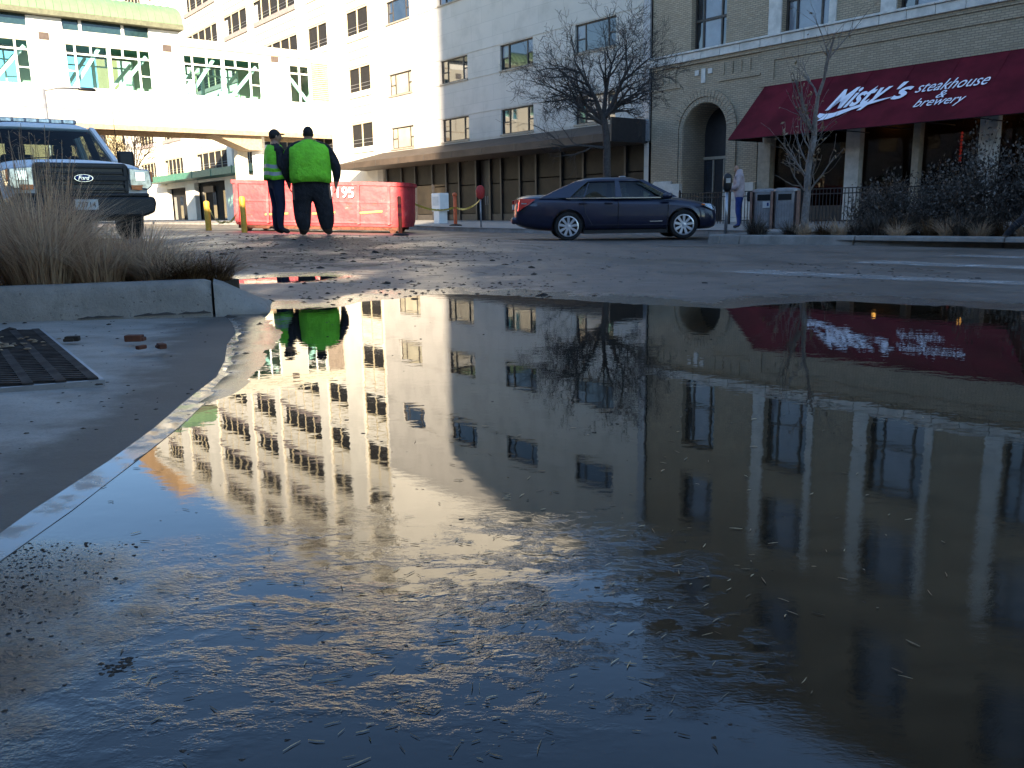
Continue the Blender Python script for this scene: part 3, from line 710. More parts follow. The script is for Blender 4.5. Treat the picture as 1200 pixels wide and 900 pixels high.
def fit_text(txt, mat_, width, height, shear=0.0, offset=0.0, extrude=.004):
    """text as mesh scaled to width x height, lower left at the origin of the xy plane"""
    me = text_mesh(txt, 1.0, shear, offset, extrude); v = np.array([q.co[:] for q in me.vertices]); lo = v.min(0); hi = v.max(0)
    me.transform(Matrix.Translation((-lo[0], -lo[1], 0))); me.transform(Matrix.Diagonal((width / (hi[0]-lo[0]), height / (hi[1]-lo[1]), 1, 1)))
    me.materials.clear(); me.materials.append(mat_); return me

# ---- white office block
WX0, WX1, WH = -51.0, -26.72, 17.0
wb = gthing('office_building', 'plain off-white stone office block with a brown canopy over its boarded ground floor', 'building', -39, FN, 0)
WO = (-39, FN, 0)
wins = []
for zc, zt in ((4.62, 5.90), (7.87, 9.14), (12.15, 13.42)):
    for xa in (-49.0, -43.12, -37.42, -31.55): wins.append((xa, xa + 2.72, zc, zt))
sf = (-50.3, -27.0, .06, 3.45)
mb = wall_mesh(MB(WO), WX0, WX1, -.5, WH, FN, wins + [sf], .32)
mb.box(WX0, WX1, FN + 1.2, FN + 14, -.5, WH - .02)          # body behind
mb.quad((WX0, FN, WH), (WX1, FN, WH), (WX1, FN+1.2, WH), (WX0, FN+1.2, WH)); mb.quad((WX0, FN, -.5), (WX0, FN, WH), (WX0, FN+1.2, WH), (WX0, FN+1.2, -.5))
mb.build('wall', M['white_stone'], wb)
mb = MB(WO); mb.box(WX0 - .05, WX1, FN - .06, FN + .3, WH - .02, WH + .28); mb.build('parapet_coping', M['lime'], wb)
for z in (4.58, 5.97, 7.83, 9.21, 12.1, 13.5): MB(WO).box(WX0, WX1 - .3, FN - .03, FN + .02, z - .02, z + .035).build('string_course', M['white_stone'], wb)
def sash_window(root, off, x0, x1, z0, z1, y, blind):
    w = MB(off); t = .06
    w.box(x0, x0+t, y, y+.08, z0, z1); w.box(x1-t, x1, y, y+.08, z0, z1); w.box(x0+t, x1-t, y, y+.08, z1-t, z1); w.box(x0+t, x1-t, y, y+.08, z0, z0+t)
    L = x1 - x0; ma, mbb = x0 + L*.235, x1 - L*.20
    for q in (ma, mbb): w.box(q-.035, q+.035, y, y+.08, z0+t, z1-t)
    zm = z0 + (z1-z0)*.48
    w.box(x0+t, ma-.035, y+.005, y+.075, zm-.03, zm+.03); w.box(mbb+.035, x1-t, y+.005, y+.075, zm-.03, zm+.03)
    win = w.build('window', M['frame_dark'], root)
    for (a, b, c, d) in ((x0+t, ma-.035, z0+t, zm-.03), (x0+t, ma-.035, zm+.03, z1-t), (ma+.035, mbb-.035, z0+t, z1-t), (mbb+.035, x1-t, z0+t, zm-.03), (mbb+.035, x1-t, zm+.03, z1-t)):
        g = MB(off); tl = random.uniform(-.012, .012); tv = random.uniform(-.012, .012)
        g.quad((a, y+.04+tl, c), (b, y+.04-tl, c), (b, y+.04-tl+tv, d), (a, y+.04+tl+tv, d)); g.build('pane', M['win_blind_lit'] if blind > 1 else M['win_glass'] if random.random() > blind else M['win_curtain'], win)
    s = MB(off); s.box(x0-.05, x1+.05, FN-.07, FN+.30, z0-.09, z0-.002); s.build('sill', M['frame_tan'], win)
M['win_blind_lit'] = mat('window_blind_lit', (.40, .35, .25), .15, var=.2, scale=1.0, ior=1.5)  # blinds of the sunlit column, sunlight put into their paler colour
for i, (a, b, c, d) in enumerate(wins): sash_window(wb, WO, a, b, c, d, FN + .10, .1 if a > -48 or c > 10 else 2)
# added black slab behind the panes stands in for the shade of the rooms
MB(WO).box(WX0 + .3, WX1 - .3, FN + .5, FN + 1.1, 4.2, WH - 1).build('room_backing', M['open_shade'], wb)
# storefront: boards between dark mullions
sx = [-50.05, -48.2, -46.54, -44.58, -43.08, -41.74, -40.03, -38.73, -37.71, -36.07, -34.71, -32.77, -31.13, -29.6, -28.3, -27.0]
for i in range(len(sx) - 1):
    a, b = sx[i] + .07, sx[i+1] - .07
    if i == 6:
        door = MB(WO).box(a, b, FN + .42, FN + .47, .06, 3.4).build('door', M['mull_dark'], wb)
        for q in (-.1, .1): MB(WO).tube([((a+b)/2 + q, FN + .38, .95), ((a+b)/2 + q, FN + .38, 1.45)], .015, 6).build('handle', M['steel'], door)
        MB(WO).box((a+b)/2-.012, (a+b)/2+.012, FN + .41, FN + .418, .06, 2.4).build('door_gap', M['iron'], door)
    else:
        mid = 2.1 if i % 2 else 2.25
        MB(WO).box(a, b, FN + .20 + .02*(i % 3), FN + .26, mid + .03, 3.44).build('boarded_panel', M['board'], wb)
        MB(WO).box(a, b, FN + .21, FN + .26, .5, mid - .03).build('boarded_panel', M['board'], wb)
        MB(WO).box(a, b, FN + .18, FN + .26, .06, .46).build('stall_riser', M['frame_dark'], wb)
for x in sx: MB(WO).box(x - .065, x + .065, FN + .10, FN + .34, .06, 3.44).build('mullion', M['mull_dark'], wb)
MB(WO).box(-50.3, -27, FN + .6, FN + 1.1, .0, 3.5).build('shop_backing', M['open_shade'], wb)
# sloping canopy
CF = 26.55
mb = MB(WO)
prof = [(FN - .002, 4.46), (CF, 3.80), (CF, 3.46), (CF + .25, 3.42), (FN - .002, 3.42)]
mb.prism(prof, 'x', -50.2, -26.9)
# hipped end
v = [(-50.2, FN-.002, 4.46), (-50.2, CF, 3.80), (-50.2, CF, 3.46), (-50.2, FN-.002, 3.42), (-52.6, CF, 3.76), (-52.6, CF, 3.46), (-52.6, FN-.002, 3.76), (-52.6, FN-.002, 3.42)]
mb.add(v, [(0,1,4),(0,4,6),(1,2,5,4),(4,5,7,6),(2,3,7,5),(0,6,7,3)])
cn = mb.build('canopy', M['canopy'], wb)
for i in range(9): MB(WO).box(-50 + i*2.75, -49.93 + i*2.75, CF - .015, CF + .1, 3.5, 3.78).build('canopy_joint', M['frame_dark'], cn)
MB(WO).box(-26.88, -26.80, CF, FN, 3.44, 4.44).build('canopy_end', M['mull_dark'], wb)
dsp = MB(WO); dsp.box(-27.02, -26.62, FN - .14, FN - .035, 3.52, WH); dsp.build('corner_strip', M['steel_grey'], wb)

# ---- buff brick restaurant building
BX0, BX1, BH = -26.58, 2.0, 20.4
BO = (-18, FN, 0)
br = gthing('brick_building', 'buff brick building with stone sill course, arched doorway and maroon restaurant awning', 'building', -18, FN, 0)
_bx = [(-24.46, -22.68), (-20.12, -18.15), (-15.66, -13.55), (-11.0, -8.9), (-6.6, -4.6), (-2.2, -.2)]
bw = [(a, b, 6.92, 9.85) for (a, b) in _bx]
bw2 = [(a, b, 11.25, 13.5) for (a, b) in _bx] + [(a, b, 15.6, 18.6) for (a, b) in _bx]
AX, AR, ASP = -23.62, 1.12, 3.70                              # arch centre, radius, springing height
arch_hole = (AX - AR, AX + AR, -.5, ASP + AR, 0)
shop = (-21.0, 1.6, -.02, 4.2)
mb = wall_mesh(MB(BO), BX0, BX1, -.5, BH, FN, bw + bw2 + [arch_hole, shop], .38)
# spandrels of the arch
N = 14
for sgn in (-1, 1):
    for i in range(N):
        t0, t1 = math.pi/2*i/N, math.pi/2*(i+1)/N
        a = (AX + sgn*AR*math.cos(t0), FN, ASP + AR*math.sin(t0)); b = (AX + sgn*AR*math.cos(t1), FN, ASP + AR*math.sin(t1))
        ca = (AX + sgn*AR, FN, ASP + AR*math.sin(t0)) if t0 < math.pi/4 else (AX + sgn*AR*math.cos(t0), FN, ASP + AR)
        mb.add([a, b, (AX + sgn*AR, FN, ASP + AR)], [(0, 1, 2)])
        a2 = (a[0], FN + 1.4, a[2]); b2 = (b[0], FN + 1.4, b[2]); mb.quad(a, b, b2, a2)
for sgn in (-1, 1): mb.quad((AX+sgn*AR, FN, -.5), (AX+sgn*AR, FN, ASP), (AX+sgn*AR, FN+1.4, ASP), (AX+sgn*AR, FN+1.4, -.5))
mb.box(BX0, BX1, FN + 2.6, FN + 14, -.5, BH - .02)
mb.quad((BX0, FN, BH), (BX1, FN, BH), (BX1, FN+2.6, BH), (BX0, FN+2.6, BH)); mb.quad((BX0, FN, -.5), (BX0, FN, BH), (BX0, FN+2.6, BH), (BX0, FN+2.6, -.5)); mb.quad((BX1, FN, -.5), (BX1, FN, BH), (BX1, FN+2.6, BH), (BX1, FN+2.6, -.5))
mb.build('wall', M['brick'], br)
# archivolt: two brick orders
for r0, r1, pr in ((AR + .02, AR + .22, .05), (AR + .24, AR + .52, .09)):
    ring = MB(BO); K = 26
    for i in range(K):
        t0, t1 = math.pi*i/K + .006, math.pi*(i+1)/K - .006; vs = []
        for yy in (FN - pr, FN + .02):
            for (r_, t_) in ((r0, t0), (r1, t0), (r1, t1), (r0, t1)): vs.append((AX + r_*math.cos(t_), yy, ASP + r_*math.sin(t_)))
        ring.add(vs, [(0,1,2,3),(7,6,5,4),(0,4,5,1),(1,5,6,2),(2,6,7,3),(3,7,4,0)])
    for sgn in (-1, 1):
        for k in range(22):
            a = AX + sgn*r0; b = AX + sgn*r1; z0 = 1.62 + k*.095; ring.box(min(a,b), max(a,b), FN - pr, FN + .02, z0, z0 + .088)
    ring.build('archivolt', M['brick'], br)
# doorway inside the arch
dr = MB(BO).box(AX - AR, AX + AR, FN + 1.40, FN + 1.46, -.5, ASP + AR).build('door', M['mull_dark'], br)
for q in (-.62, -.05, .52): MB(BO).box(AX + q, AX + q + .07, FN + 1.34, FN + 1.40, 0, 2.6).build('door_stile', M['frame_tan'], dr)
MB(BO).box(AX - AR, AX + AR, FN + 1.335, FN + 1.395, 2.62, 2.74).build('transom', M['frame_tan'], dr)
MB(BO).box(AX - 1.0, AX - .6, FN + 1.36, FN + 1.398, .1, 2.55).build('side_light', M['win_glass'], dr); MB(BO).box(AX + .02, AX + .50, FN + 1.36, FN + 1.398, .1, 2.55).build('door_leaf', M['win_glass'], dr)
# stone base blocks
for (a, b, z1, pr) in ((BX0, -24.76 - .52, 1.75, .16), (-25.26, -24.78, 1.62, .19), (-22.48, -21.02, 1.55, .14)):
    n_ = 3
    for k in range(n_):
        h0 = -.5 + (z1 + .5) * k / n_; h1 = -.5 + (z1 + .5) * (k + 1) / n_ - .012
        p = [(a, h0), (b, h0), (b, h1), (a + (.35 if (k == n_-1 and pr == .16) else 0), h1), (a, h1 - (.3 if (k == n_-1 and pr == .16) else 0.0))] if (k == n_-1 and pr == .16) else [(a, h0), (b, h0), (b, h1), (a, h1)]
        MB(BO).prism(p, 'y', FN - pr, FN + .02).build('base_stone', M['lime'], br, bevel=.012)
# sill course in blocks
cw = .95; x = BX0 - .04; i = 0
while x < BX1:
    e = min(x + cw, BX1); MB(BO).box(x + .006, e - .006, FN - .20, FN + .03, 6.53, 6.83).build('sill_course_stone', M['lime'], br, bevel=.02)
    MB(BO).box(x + .004, e - .004, FN - .27, FN + .03, 6.835, 6.91).build('sill_course_cap', M['lime'], br, bevel=.015)
    x = e; i += 1
MB(BO).box(BX0, BX1, FN - .10, FN + .02, 6.40, 6.525).build('corbel_course', M['brick'], br)
# pilaster return and recessed frieze panels above the awning
MB(BO).box(-20.92, BX1, FN - .055, FN + .02, 6.02, 6.39).build('frieze_band', M['brick'], br)
MB(BO).box(-20.92, -20.35, FN - .055, FN + .02, 5.1, 6.015).build('frieze_stile', M['brick'], br)
MB(BO).box(-20.92, BX1, FN - .05, FN + .02, 5.10, 5.30).build('frieze_sill', M['brick'], br)
for k in range(3): MB(BO).box(-26.0 + k*.36, -25.94 + k*.36, FN - .05, FN + .01, 5.78, 6.22).build('corbel_tooth', M['brick'], br)
for k in range(4): MB(BO).box(-22.75 + k*.42, -22.69 + k*.42, FN - .05, FN + .01, 5.80, 6.24).build('corbel_tooth', M['brick'], br)
MB(BO).box(BX0, -24.95, FN - .06, FN + .01, 5.56, 5.64).build('corbel_tooth', M['brick'], br); MB(BO).box(-22.95, -20.95, FN - .06, FN + .01, 5.56, 5.64).build('corbel_tooth', M['brick'], br)
for (a, b, c, d) in ((-24.18, -23.98, 5.93, 6.13), (-23.84, -23.64, 5.6, 6.16), (-23.50, -23.30, 5.93, 6.13)): MB(BO).box(a, b, FN - .05, FN + .01, c, d).build('keystone_ornament', M['lime'], br)
# tall windows
for (a, b, c, d) in bw + bw2:
    stone = a > -21 and c < 8
    if stone:
        for (p, q) in ((a - .55, a - .006), (b + .006, b + .28)):
            zc = c; 
            while zc < 13.5: MB(BO).box(p, q, FN - .07, FN + .02, zc + .005, min(zc + 1.3, 13.5) - .005).build('jamb_stone', M['lime'], br); zc += 1.3
    y = FN + .26; w = MB(BO); t = .07
    w.box(a, a+t, y, y+.1, c, d); w.box(b-t, b, y, y+.1, c, d); w.box(a+t, b-t, y, y+.1, d-t, d); w.box(a+t, b-t, y, y+.1, c, c+t)
    L = b - a; ms = [a + L*.24, a + L*.76]
    for q in ms: w.box(q-.04, q+.04, y, y+.1, c+t, d-t)
    zt = c + (d-c)*.40; w.box(a+t, b-t, y-.01, y+.09, zt-.05, zt+.05)
    win = w.build('window', M['frame_dark'], br); ed = [a+t, ms[0], ms[1], b-t]
    for i in range(3):
        for (z0, z1) in ((c+t, zt-.05), (zt+.05, d-t)):
            g = MB(BO); tl = random.uniform(-.012, .012); g.quad((ed[i]+.04, y+.05+tl, z0), (ed[i+1]-.04, y+.05-tl, z0), (ed[i+1]-.04, y+.05, z1), (ed[i]+.04, y+.05, z1))
            g.build('pane', M['win_curtain'] if (i == 1 or random.random() < .5) else M['win_glass'], win)
MB(BO).box(BX0 - .05, BX1 + .05, FN - .25, FN + .3, BH - .02, BH + .4).build('parapet_coping', M['lime'], br)
# shop front under the awning
MB(BO).box(shop[0], shop[1], FN + 1.6, FN + 2.4, -.02, 4.2).build('shop_backing', M['interior'], br)
MB(BO).box(shop[0], shop[1], FN + .36, FN + 1.6, -.1, .05).build('shop_floor', M['interior'], br)
ex = [-20.9, -20.37, -17.24, -14.7, -12.67, -10.2, -8.1, -5.6, -3.2, -.6, 1.5]
for (a, b, m_) in ((-20.98, -20.40, 'frame_tan'), (-17.24, -16.70, 'lime'), (-14.80, -14.56, 'frame_tan'), (-12.67, -12.13, 'lime'), (-8.2, -7.66, 'lime'), (-3.7, -3.2, 'lime')):
    MB(BO).box(a, b, FN + .02, FN + .36, .05, 4.19).build('shop_column', M[m_], br, bevel=.02)
pa = [-20.40, -17.24, -14.68, -12.67, -8.2, -3.7, 1.5]
for i in range(len(pa) - 1): MB(BO).box(pa[i] + .06, pa[i+1] - .06, FN + .30, FN + .32, .6, 4.15).build('shop_window', mat_glass('shop_glass', (.45, .42, .40), 1.33) if i == 0 else bpy.data.materials['shop_glass'], br)
for i in range(len(pa) - 1): MB(BO).box(pa[i] + .05, pa[i+1] - .05, FN + .24, FN + .36, .05, .58).build('stall_riser', M['frame_dark'], br)
# awning
AW0, AW1, AT, AB, AF = -20.74, -10.45, 5.10, 3.04, 26.65
mb = MB(BO)
P = lambda x, t: (x, FN - .03 + (AF - FN) * t, AT + (AB - AT) * t)
NX = 56
for i in range(NX):
    a, b = AW0 + (AW1-AW0)*i/NX, AW0 + (AW1-AW0)*(i+1)/NX
    for k in range(6):
        sg = lambda t, xx: -.075 * math.sin(math.pi * t) * abs(math.sin(math.pi * 7 * (xx - AW0) / (AW1 - AW0)))**.7
        q = [P(a, k/6), P(b, k/6), P(b, (k+1)/6), P(a, (k+1)/6)]
        z = [sg(k/6, a), sg(k/6, b), sg((k+1)/6, b), sg((k+1)/6, a)]
        mb.quad(*[(p[0], p[1], p[2] + dz) for p, dz in zip(q, z)])
mb.add([P(AW0, 0), P(AW0, 1), (AW0, FN - .03, AB)], [(0, 1, 2)]); mb.add([P(AW1, 0), P(AW1, 1), (AW1, FN - .03, AB)], [(0, 1, 2)])
aw = mb.build('awning', M['awning'], br, smooth=True, weld=True, angle=40); tag(aw, 'maroon fabric awning with white lettering')
fr = MB(BO)
for k in range(8):
    x = AW0 + .02 + (AW1 - AW0 - .04) * k / 7; fr.tube([(x, FN - .05, AT - .08), (x, AF + .03, AB - .0)], .018, 6)
    fr.tube([(x, FN - .05, AB), (x, AF + .03, AB)], .018, 6)
for k in range(1, 7): x = AW0 + (AW1 - AW0) * k / 7; MB(BO).tube([(x, FN - .05, AT + .004), (x, AF + .01, AB + .006)], .008, 4).build('seam', M['awning'], aw)
fr.tube([(AW0, AF + .02, AB), (AW1, AF + .02, AB)], .02, 6); fr.build('awning_frame', M['iron'], aw)
# lettering lies on the sloping cloth: local u along x, v up the slope
slope_v = Vector((0, FN - .03 - AF, AT - AB)); SL = slope_v.length; slope_v.normalize(); un = Vector((1, 0, 0)); nv_ = un.cross(slope_v)
def on_awning(name, me, x, v, tilt=0.0):
    o = bpy.data.objects.new(name, me); COL.objects.link(o); o.parent = aw
    base = Vector((x, AF, AB)) + slope_v * v + nv_ * .035 - Vector(BO)
    rot = Matrix((un, slope_v, nv_)).transposed().to_4x4() @ Matrix.Rotation(tilt, 4, 'Z'); o.matrix_local = Matrix.Translation(base) @ rot; return o
on_awning('lettering', fit_text("Mist", M['letter'], 1.62, 1.02, .55, .022), -17.22, 1.02, R(5))
on_awning('lettering', fit_text("y", M['letter'], .86, 1.02, .75, .020), -15.98, .86, R(3))
on_awning('lettering', fit_text("'s", M['letter'], .62, .84, .45, .022), -14.98, 1.20, R(4))
on_awning('lettering', fit_text("steakhouse", M['letter'], 2.22, .50, .35, -.002), -14.26, 1.42, R(0))
on_awning('lettering', fit_text("&", M['letter'], .30, .34, .3, 0), -13.45, 1.04)
on_awning('lettering', fit_text("brewery", M['letter'], 1.55, .52, .35, -.002), -14.02, .58)
sw = [(0, .10), (.06, .30), (.30, .22), (.62, .22), (1.1, .38), (1.7, .56), (2.55, .66), (2.05, .50), (1.5, .34), (1.25, .26), (.85, .06), (.5, -.06), (.12, -.10), (.2, .02)]
me = MB().prism(sw, 'z', 0, .006).mesh('underline', M['letter']); on_awning('lettering_underline', me, -17.42, .62, R(2))
# lamps glowing in the restaurant
for (x, n, z) in ((-13.2, FN + 1.0, 3.42), (-11.2, FN + .9, 3.36), (-16.4, FN + 1.2, 3.46)):
    p = gthing('pendant_lamp', 'small glowing amber pendant lamp inside the restaurant front', 'lamp', x, n, z, 'lamps inside the restaurant')
    MB().lathe([(.015, .10), (.035, .08), (.06, .02), (.065, -.03), (.04, -.06), (.0, -.065)], n=12).build('glowing_shade', M['lamp_glow'], p, smooth=True)
    MB().tube([(0, 0, .13), (0, 0, .76)], .008, 5).build('cord', M['iron'], p)
p = gthing('neon_column', 'thin red beaded light column inside the restaurant window', 'light', -13.55, FN + .8, 1.9)
mb = MB()
for k in range(9): mb.ball((0, 0, .06 + k*.11), (.045, .045, .05), 8, 5)
mb.build('beads', mat_emit('neon_red', (.9, .06, .03), .10), p); MB().tube([(0, 0, -1.85), (0, 0, 1.9)], .012, 5).build('rod', M['iron'], p)

# ---- parking garage with bays of tan metal grid
GO = (-75, FN, 0)
ga = gthing('parking_garage', 'sunlit white parking garage with dark open bays and a tan metal grid', 'building', -75, FN, 0)
bays = [(-54.28, -51.30, 2), (-60.20, -57.05, 2), (-69.90, -61.90, 5), (-76.60, -71.20, 3), (-86.60, -78.10, 5), (-97.0, -90.6, 5), (-106.2, -100.0, 5)]
floors = [5.03, 8.62, 12.22, 15.82, 19.42, 23.02, 26.6]
GX0, GX1, GH = -112.0, -51.02, 29.4
holes = []
for (a, b, k) in bays:
    for z in floors: holes.append((a, b, z, z + 1.58))
gaps = [(-88.2, -79.6, .1, 3.9), (-76.8, -68.2, .1, 3.6), (-65.2, -58.6, .1, 3.6), (-97.2, -91.0, .1, 3.6)]
mb = wall_mesh(MB(GO), GX0, GX1, -.5, GH, FN + .01, holes + gaps, .45)
mb.box(GX0, GX1, FN + 4.5, FN + 26, -.5, GH - .02)
mb.quad((GX0, FN+.01, GH), (GX1, FN+.01, GH), (GX1, FN+4.5, GH), (GX0, FN+4.5, GH)); mb.quad((GX0, FN+.01, -.5), (GX0, FN+.01, GH), (GX0, FN+4.5, GH), (GX0, FN+4.5, -.5))
mb.quad((GX1, FN+.01, 16.5), (GX1, FN+.01, GH), (GX1, FN+4.5, GH), (GX1, FN+4.5, 16.5))
mb.build('wall', M['garage_white'], ga)
for z in floors: MB(GO).box(GX0 + .3, GX1 - .3, FN + .46, FN + 4.45, z - 1.1, z - .35).build('floor_slab', M['garage_white'], ga)
MB(GO).box(GX0 + .3, GX1 - .3, FN + 4.0, FN + 4.4, .1, GH - 1).build('deck_backing', M['open_shade'], ga)
for (a, b, k) in bays:
    piers = [a, b]
    step = (b - a) / k
    for fi, z in enumerate(floors):
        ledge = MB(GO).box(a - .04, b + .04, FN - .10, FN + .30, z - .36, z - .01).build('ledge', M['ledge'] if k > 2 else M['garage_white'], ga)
        wf = MB(GO)
        for i in range(k + 1):
            x = a + step * i; x = min(max(x, a + .03), b - .03); wf.box(x - .03, x + .03, FN - .03, FN + .045, z + .002, min(z + 3.2, GH - .3))
        for zz_ in ((1.62, 2.10, 2.62) if z < 26 else (1.62,)): wf.box(a + .1, b - .1, FN - .035, FN + .03, z + zz_, z + zz_ + .07)
        wf.box(a + .06, b - .06, FN - .02, FN + .04, z + 1.50, z + 1.57)
        w_ = wf.build('window', M['garage_frame'], ga)
        rail = MB(GO)
        for q in (.28, .5): rail.tube([(a + .02, FN + .05, z + q), (b - .02, FN + .05, z + q)], .015, 5)
        rail.build('rail', M['steel_grey'], w_)
        for i in range(k):
            g = MB(GO); xa = a + step*i + .03; xb = a + step*(i+1) - .03
            MB(GO).quad((xa, FN + .07, z + .01), (xb, FN + .07, z + .01), (xb, FN + .07, z + 1.57), (xa, FN + .07, z + 1.57)).build('pane', M['open_shade'], w_)  # no glass here: black sheet stands in for shade inside the open bay
            if i == 0 and k > 2: g.box(xa, xa + (xb - xa)*.45, FN + .03, FN + .06, z + .01, z + 1.28); g.build('blind', M['garage_white'], w_)
        if fi % 2 == 0 and k == 2:
            MB(GO).box(b - 1.0, b - .65, FN + 1.4, FN + 1.7, z + 1.05, z + 1.12).build('deck_light', M['tube_glow'], w_)
for (xa, xb) in ((-57.05, -54.28), (-61.9, -60.2), (-71.2, -69.9), (-78.1, -76.6), (-90.6, -86.6), (-100, -97)):
    MB(GO).box(xa + .12, xb - .12, FN - .16, FN + .02, 3.95, GH - .3).build('pier', M['garage_white'], ga)
    # downpipe joint
MB(GO).box(GX0 - .1, GX1, FN - .3, FN + .3, GH - .28, GH + .5).build('cornice', M['garage_white'], ga)
# ground floor: green steel canopies, dark shop fronts
for (a, b, n0, z0, z1) in ((-98.5, -66.2, 26.9, 4.15, 4.75),):
    c_ = MB(GO).box(a, b, n0, FN - .01, z0, z1).build('canopy', M['green_steel'], ga)
    for k in range(7): MB(GO).box(a + k*5.2, a + k*5.2 + .12, n0 - .04, n0 + .02, z0 - .03, z1 + .08).build('canopy_rib', M['green_steel'], c_)
for (a, b, c, d) in gaps:
    MB(GO).box(a + .02, b - .02, FN + .6, FN + .7, c, d - .02).build('shop_backing', M['open_shade'], ga)
    for q in range(3): MB(GO).box(a + (b-a)*(q+.5)/3 - .5, a + (b-a)*(q+.5)/3 + .4, FN + .5, FN + .58, c + .2, d - .9).build('shop_pane', M['win_glass'], ga)
MB(GO).box(-86.4, -83.6, FN + .3, FN + .42, 2.9, 3.5).build('shop_sign', M['brown_sq'], ga)
MB(GO).box(-66.2, -57.2, FN - .02, FN + .01, 3.7, 4.55).build('fascia', M['green_steel'], ga)

# ---- skywalk across the street
SX = -57.0
SO = (SX, 18, 0)
sk = gthing('skywalk', 'sunlit cream pedestrian skywalk bridge with green barrel roof spanning the street', 'skywalk', SX, 18, 0)
SN0, SN1, SD = -9.0, FN - .02, 4.2
groups = [(-.8, 4.2), (5.2, 10.02), (11.86, 16.67), (18.62, 23.70), (25.70, 27.2)]
# both long walls are panels with window holes; x is depth here so the wall is built turned
def sky_wall(xp, inward, name):
    mb = MB(SO)
    hs = [(a, b, 8.15, 10.56) for (a, b) in groups] + ([(27.34, 28.62, 8.34, 10.86)] if name == 'front_wall' else [])
    tmp = MB(); wall_mesh(tmp, SN0, SN1, 6.15, 11.36, 0, hs, .14)
    mb.add([(xp - inward * v[1], v[0], v[2]) for v in tmp.v], tmp.f); return mb.build(name, M['sky_panel'], sk)
sky_wall(SX, 1, 'front_wall'); sky_wall(SX - SD, -1, 'rear_wall')
MB(SO).box(SX - SD + .15, SX - .15, SN0, SN1, 6.16, 6.5).build('deck', M['sky_soffit'], sk)
MB(SO).box(SX - SD + .15, SX - .15, SN0, SN1, 6.52, 8.0).build('floor', M['sky_panel'], sk)
for x in (SX - .32, SX - SD + .02): MB(SO).box(x, x + .30, SN0, SN1, 5.86, 6.145).build('edge_beam', M['sky_soffit'], sk)
MB(SO).box(SX - SD + .15, SX - .15, SN0, SN1, 10.9, 11.3).build('ceiling', M['green_steel'], sk)
for (a, b) in ((SN0, 18.5), (18.5, SN1)):
    if b < 20:
        # clerestory strip and barrel roof over the high part
        MB(SO).box(SX - SD + .1, SX - .1, a, b, 11.37, 11.95).build('clerestory', M['sky_glass_dark'], sk)
        for k in range(12):
            y = a + .6 + k * 2.35
            if y < b - .3: MB(SO).box(SX - .12, SX - .02, y, y + .16, 11.37, 11.95).build('clerestory_mullion', M['sky_white'], sk)
        for (p, q) in ((10.02, 11.86), (16.67, 18.5), (4.2, 5.2)): MB(SO).box(SX - .14, SX + .02, p, q, 11.365, 11.93).build('clerestory_pier', M['sky_white'], sk)
        rf = MB(SO); K = 16; cx = SX - SD/2; prof = []
        for k in range(K + 1):
            t = math.pi * k / K; prof.append((cx + (SD/2 + .55) * math.cos(t), 12.25 + 1.42 * math.sin(t)))
        rf.loft([[(u, y, v) for u, v in prof] for y in (a, b + .15)], closed=False); rf.add([(u, b + .15, v) for u, v in prof], [tuple(range(K + 1))])
        roof = rf.build('roof', M['sky_roof'], sk, smooth=True, angle=50)
        MB(SO).box(SX - SD - .58, SX + .58, a, b + .17, 11.96, 12.24).build('eave', M['sky_eave'], sk)
        sm_ = MB(SO)
        sec = [(cx + (SD/2 + .565) * math.cos(math.pi*k/K), 12.25 + 1.435 * math.sin(math.pi*k/K)) for k in range(K + 1)]
        tm = MB(); tm.tube([(u - SX, 0, v) for u, v in sec], .022, 4); seam = tm.mesh('roof_seam', M['sky_roof'])
        y = a + .2
        while y < b: inst('roof_seam', seam, roof, (0, y - 18, 0)); y += .43
    else:
        MB(SO).box(SX - SD + .05, SX - .05, a, b, 11.365, 11.62).build('low_roof', M['sky_panel'], sk)
MB(SO).box(SX - .04, SX + .03, 18.5, SN1, 11.05, 11.12).build('reveal_strip', M['sky_soffit'], sk)
for n in (10.85, 17.7, 24.72, 4.5): MB(SO).box(SX - .02, SX + .02, n - .26, n + .26, 10.68, 11.08).build('brown_square', M['brown_sq'], sk)
for n in (10.02, 11.86, 16.67, 18.6, 23.7, 25.7): MB(SO).box(SX - .02, SX + .012, n - .02, n + .02, 7.05, 8.0).build('panel_joint', M['sky_soffit'], sk)
MB(SO).box(SX - .02, SX + .014, SN0, SN1 - .01, 6.90, 6.95).build('panel_joint', M['sky_soffit'], sk)
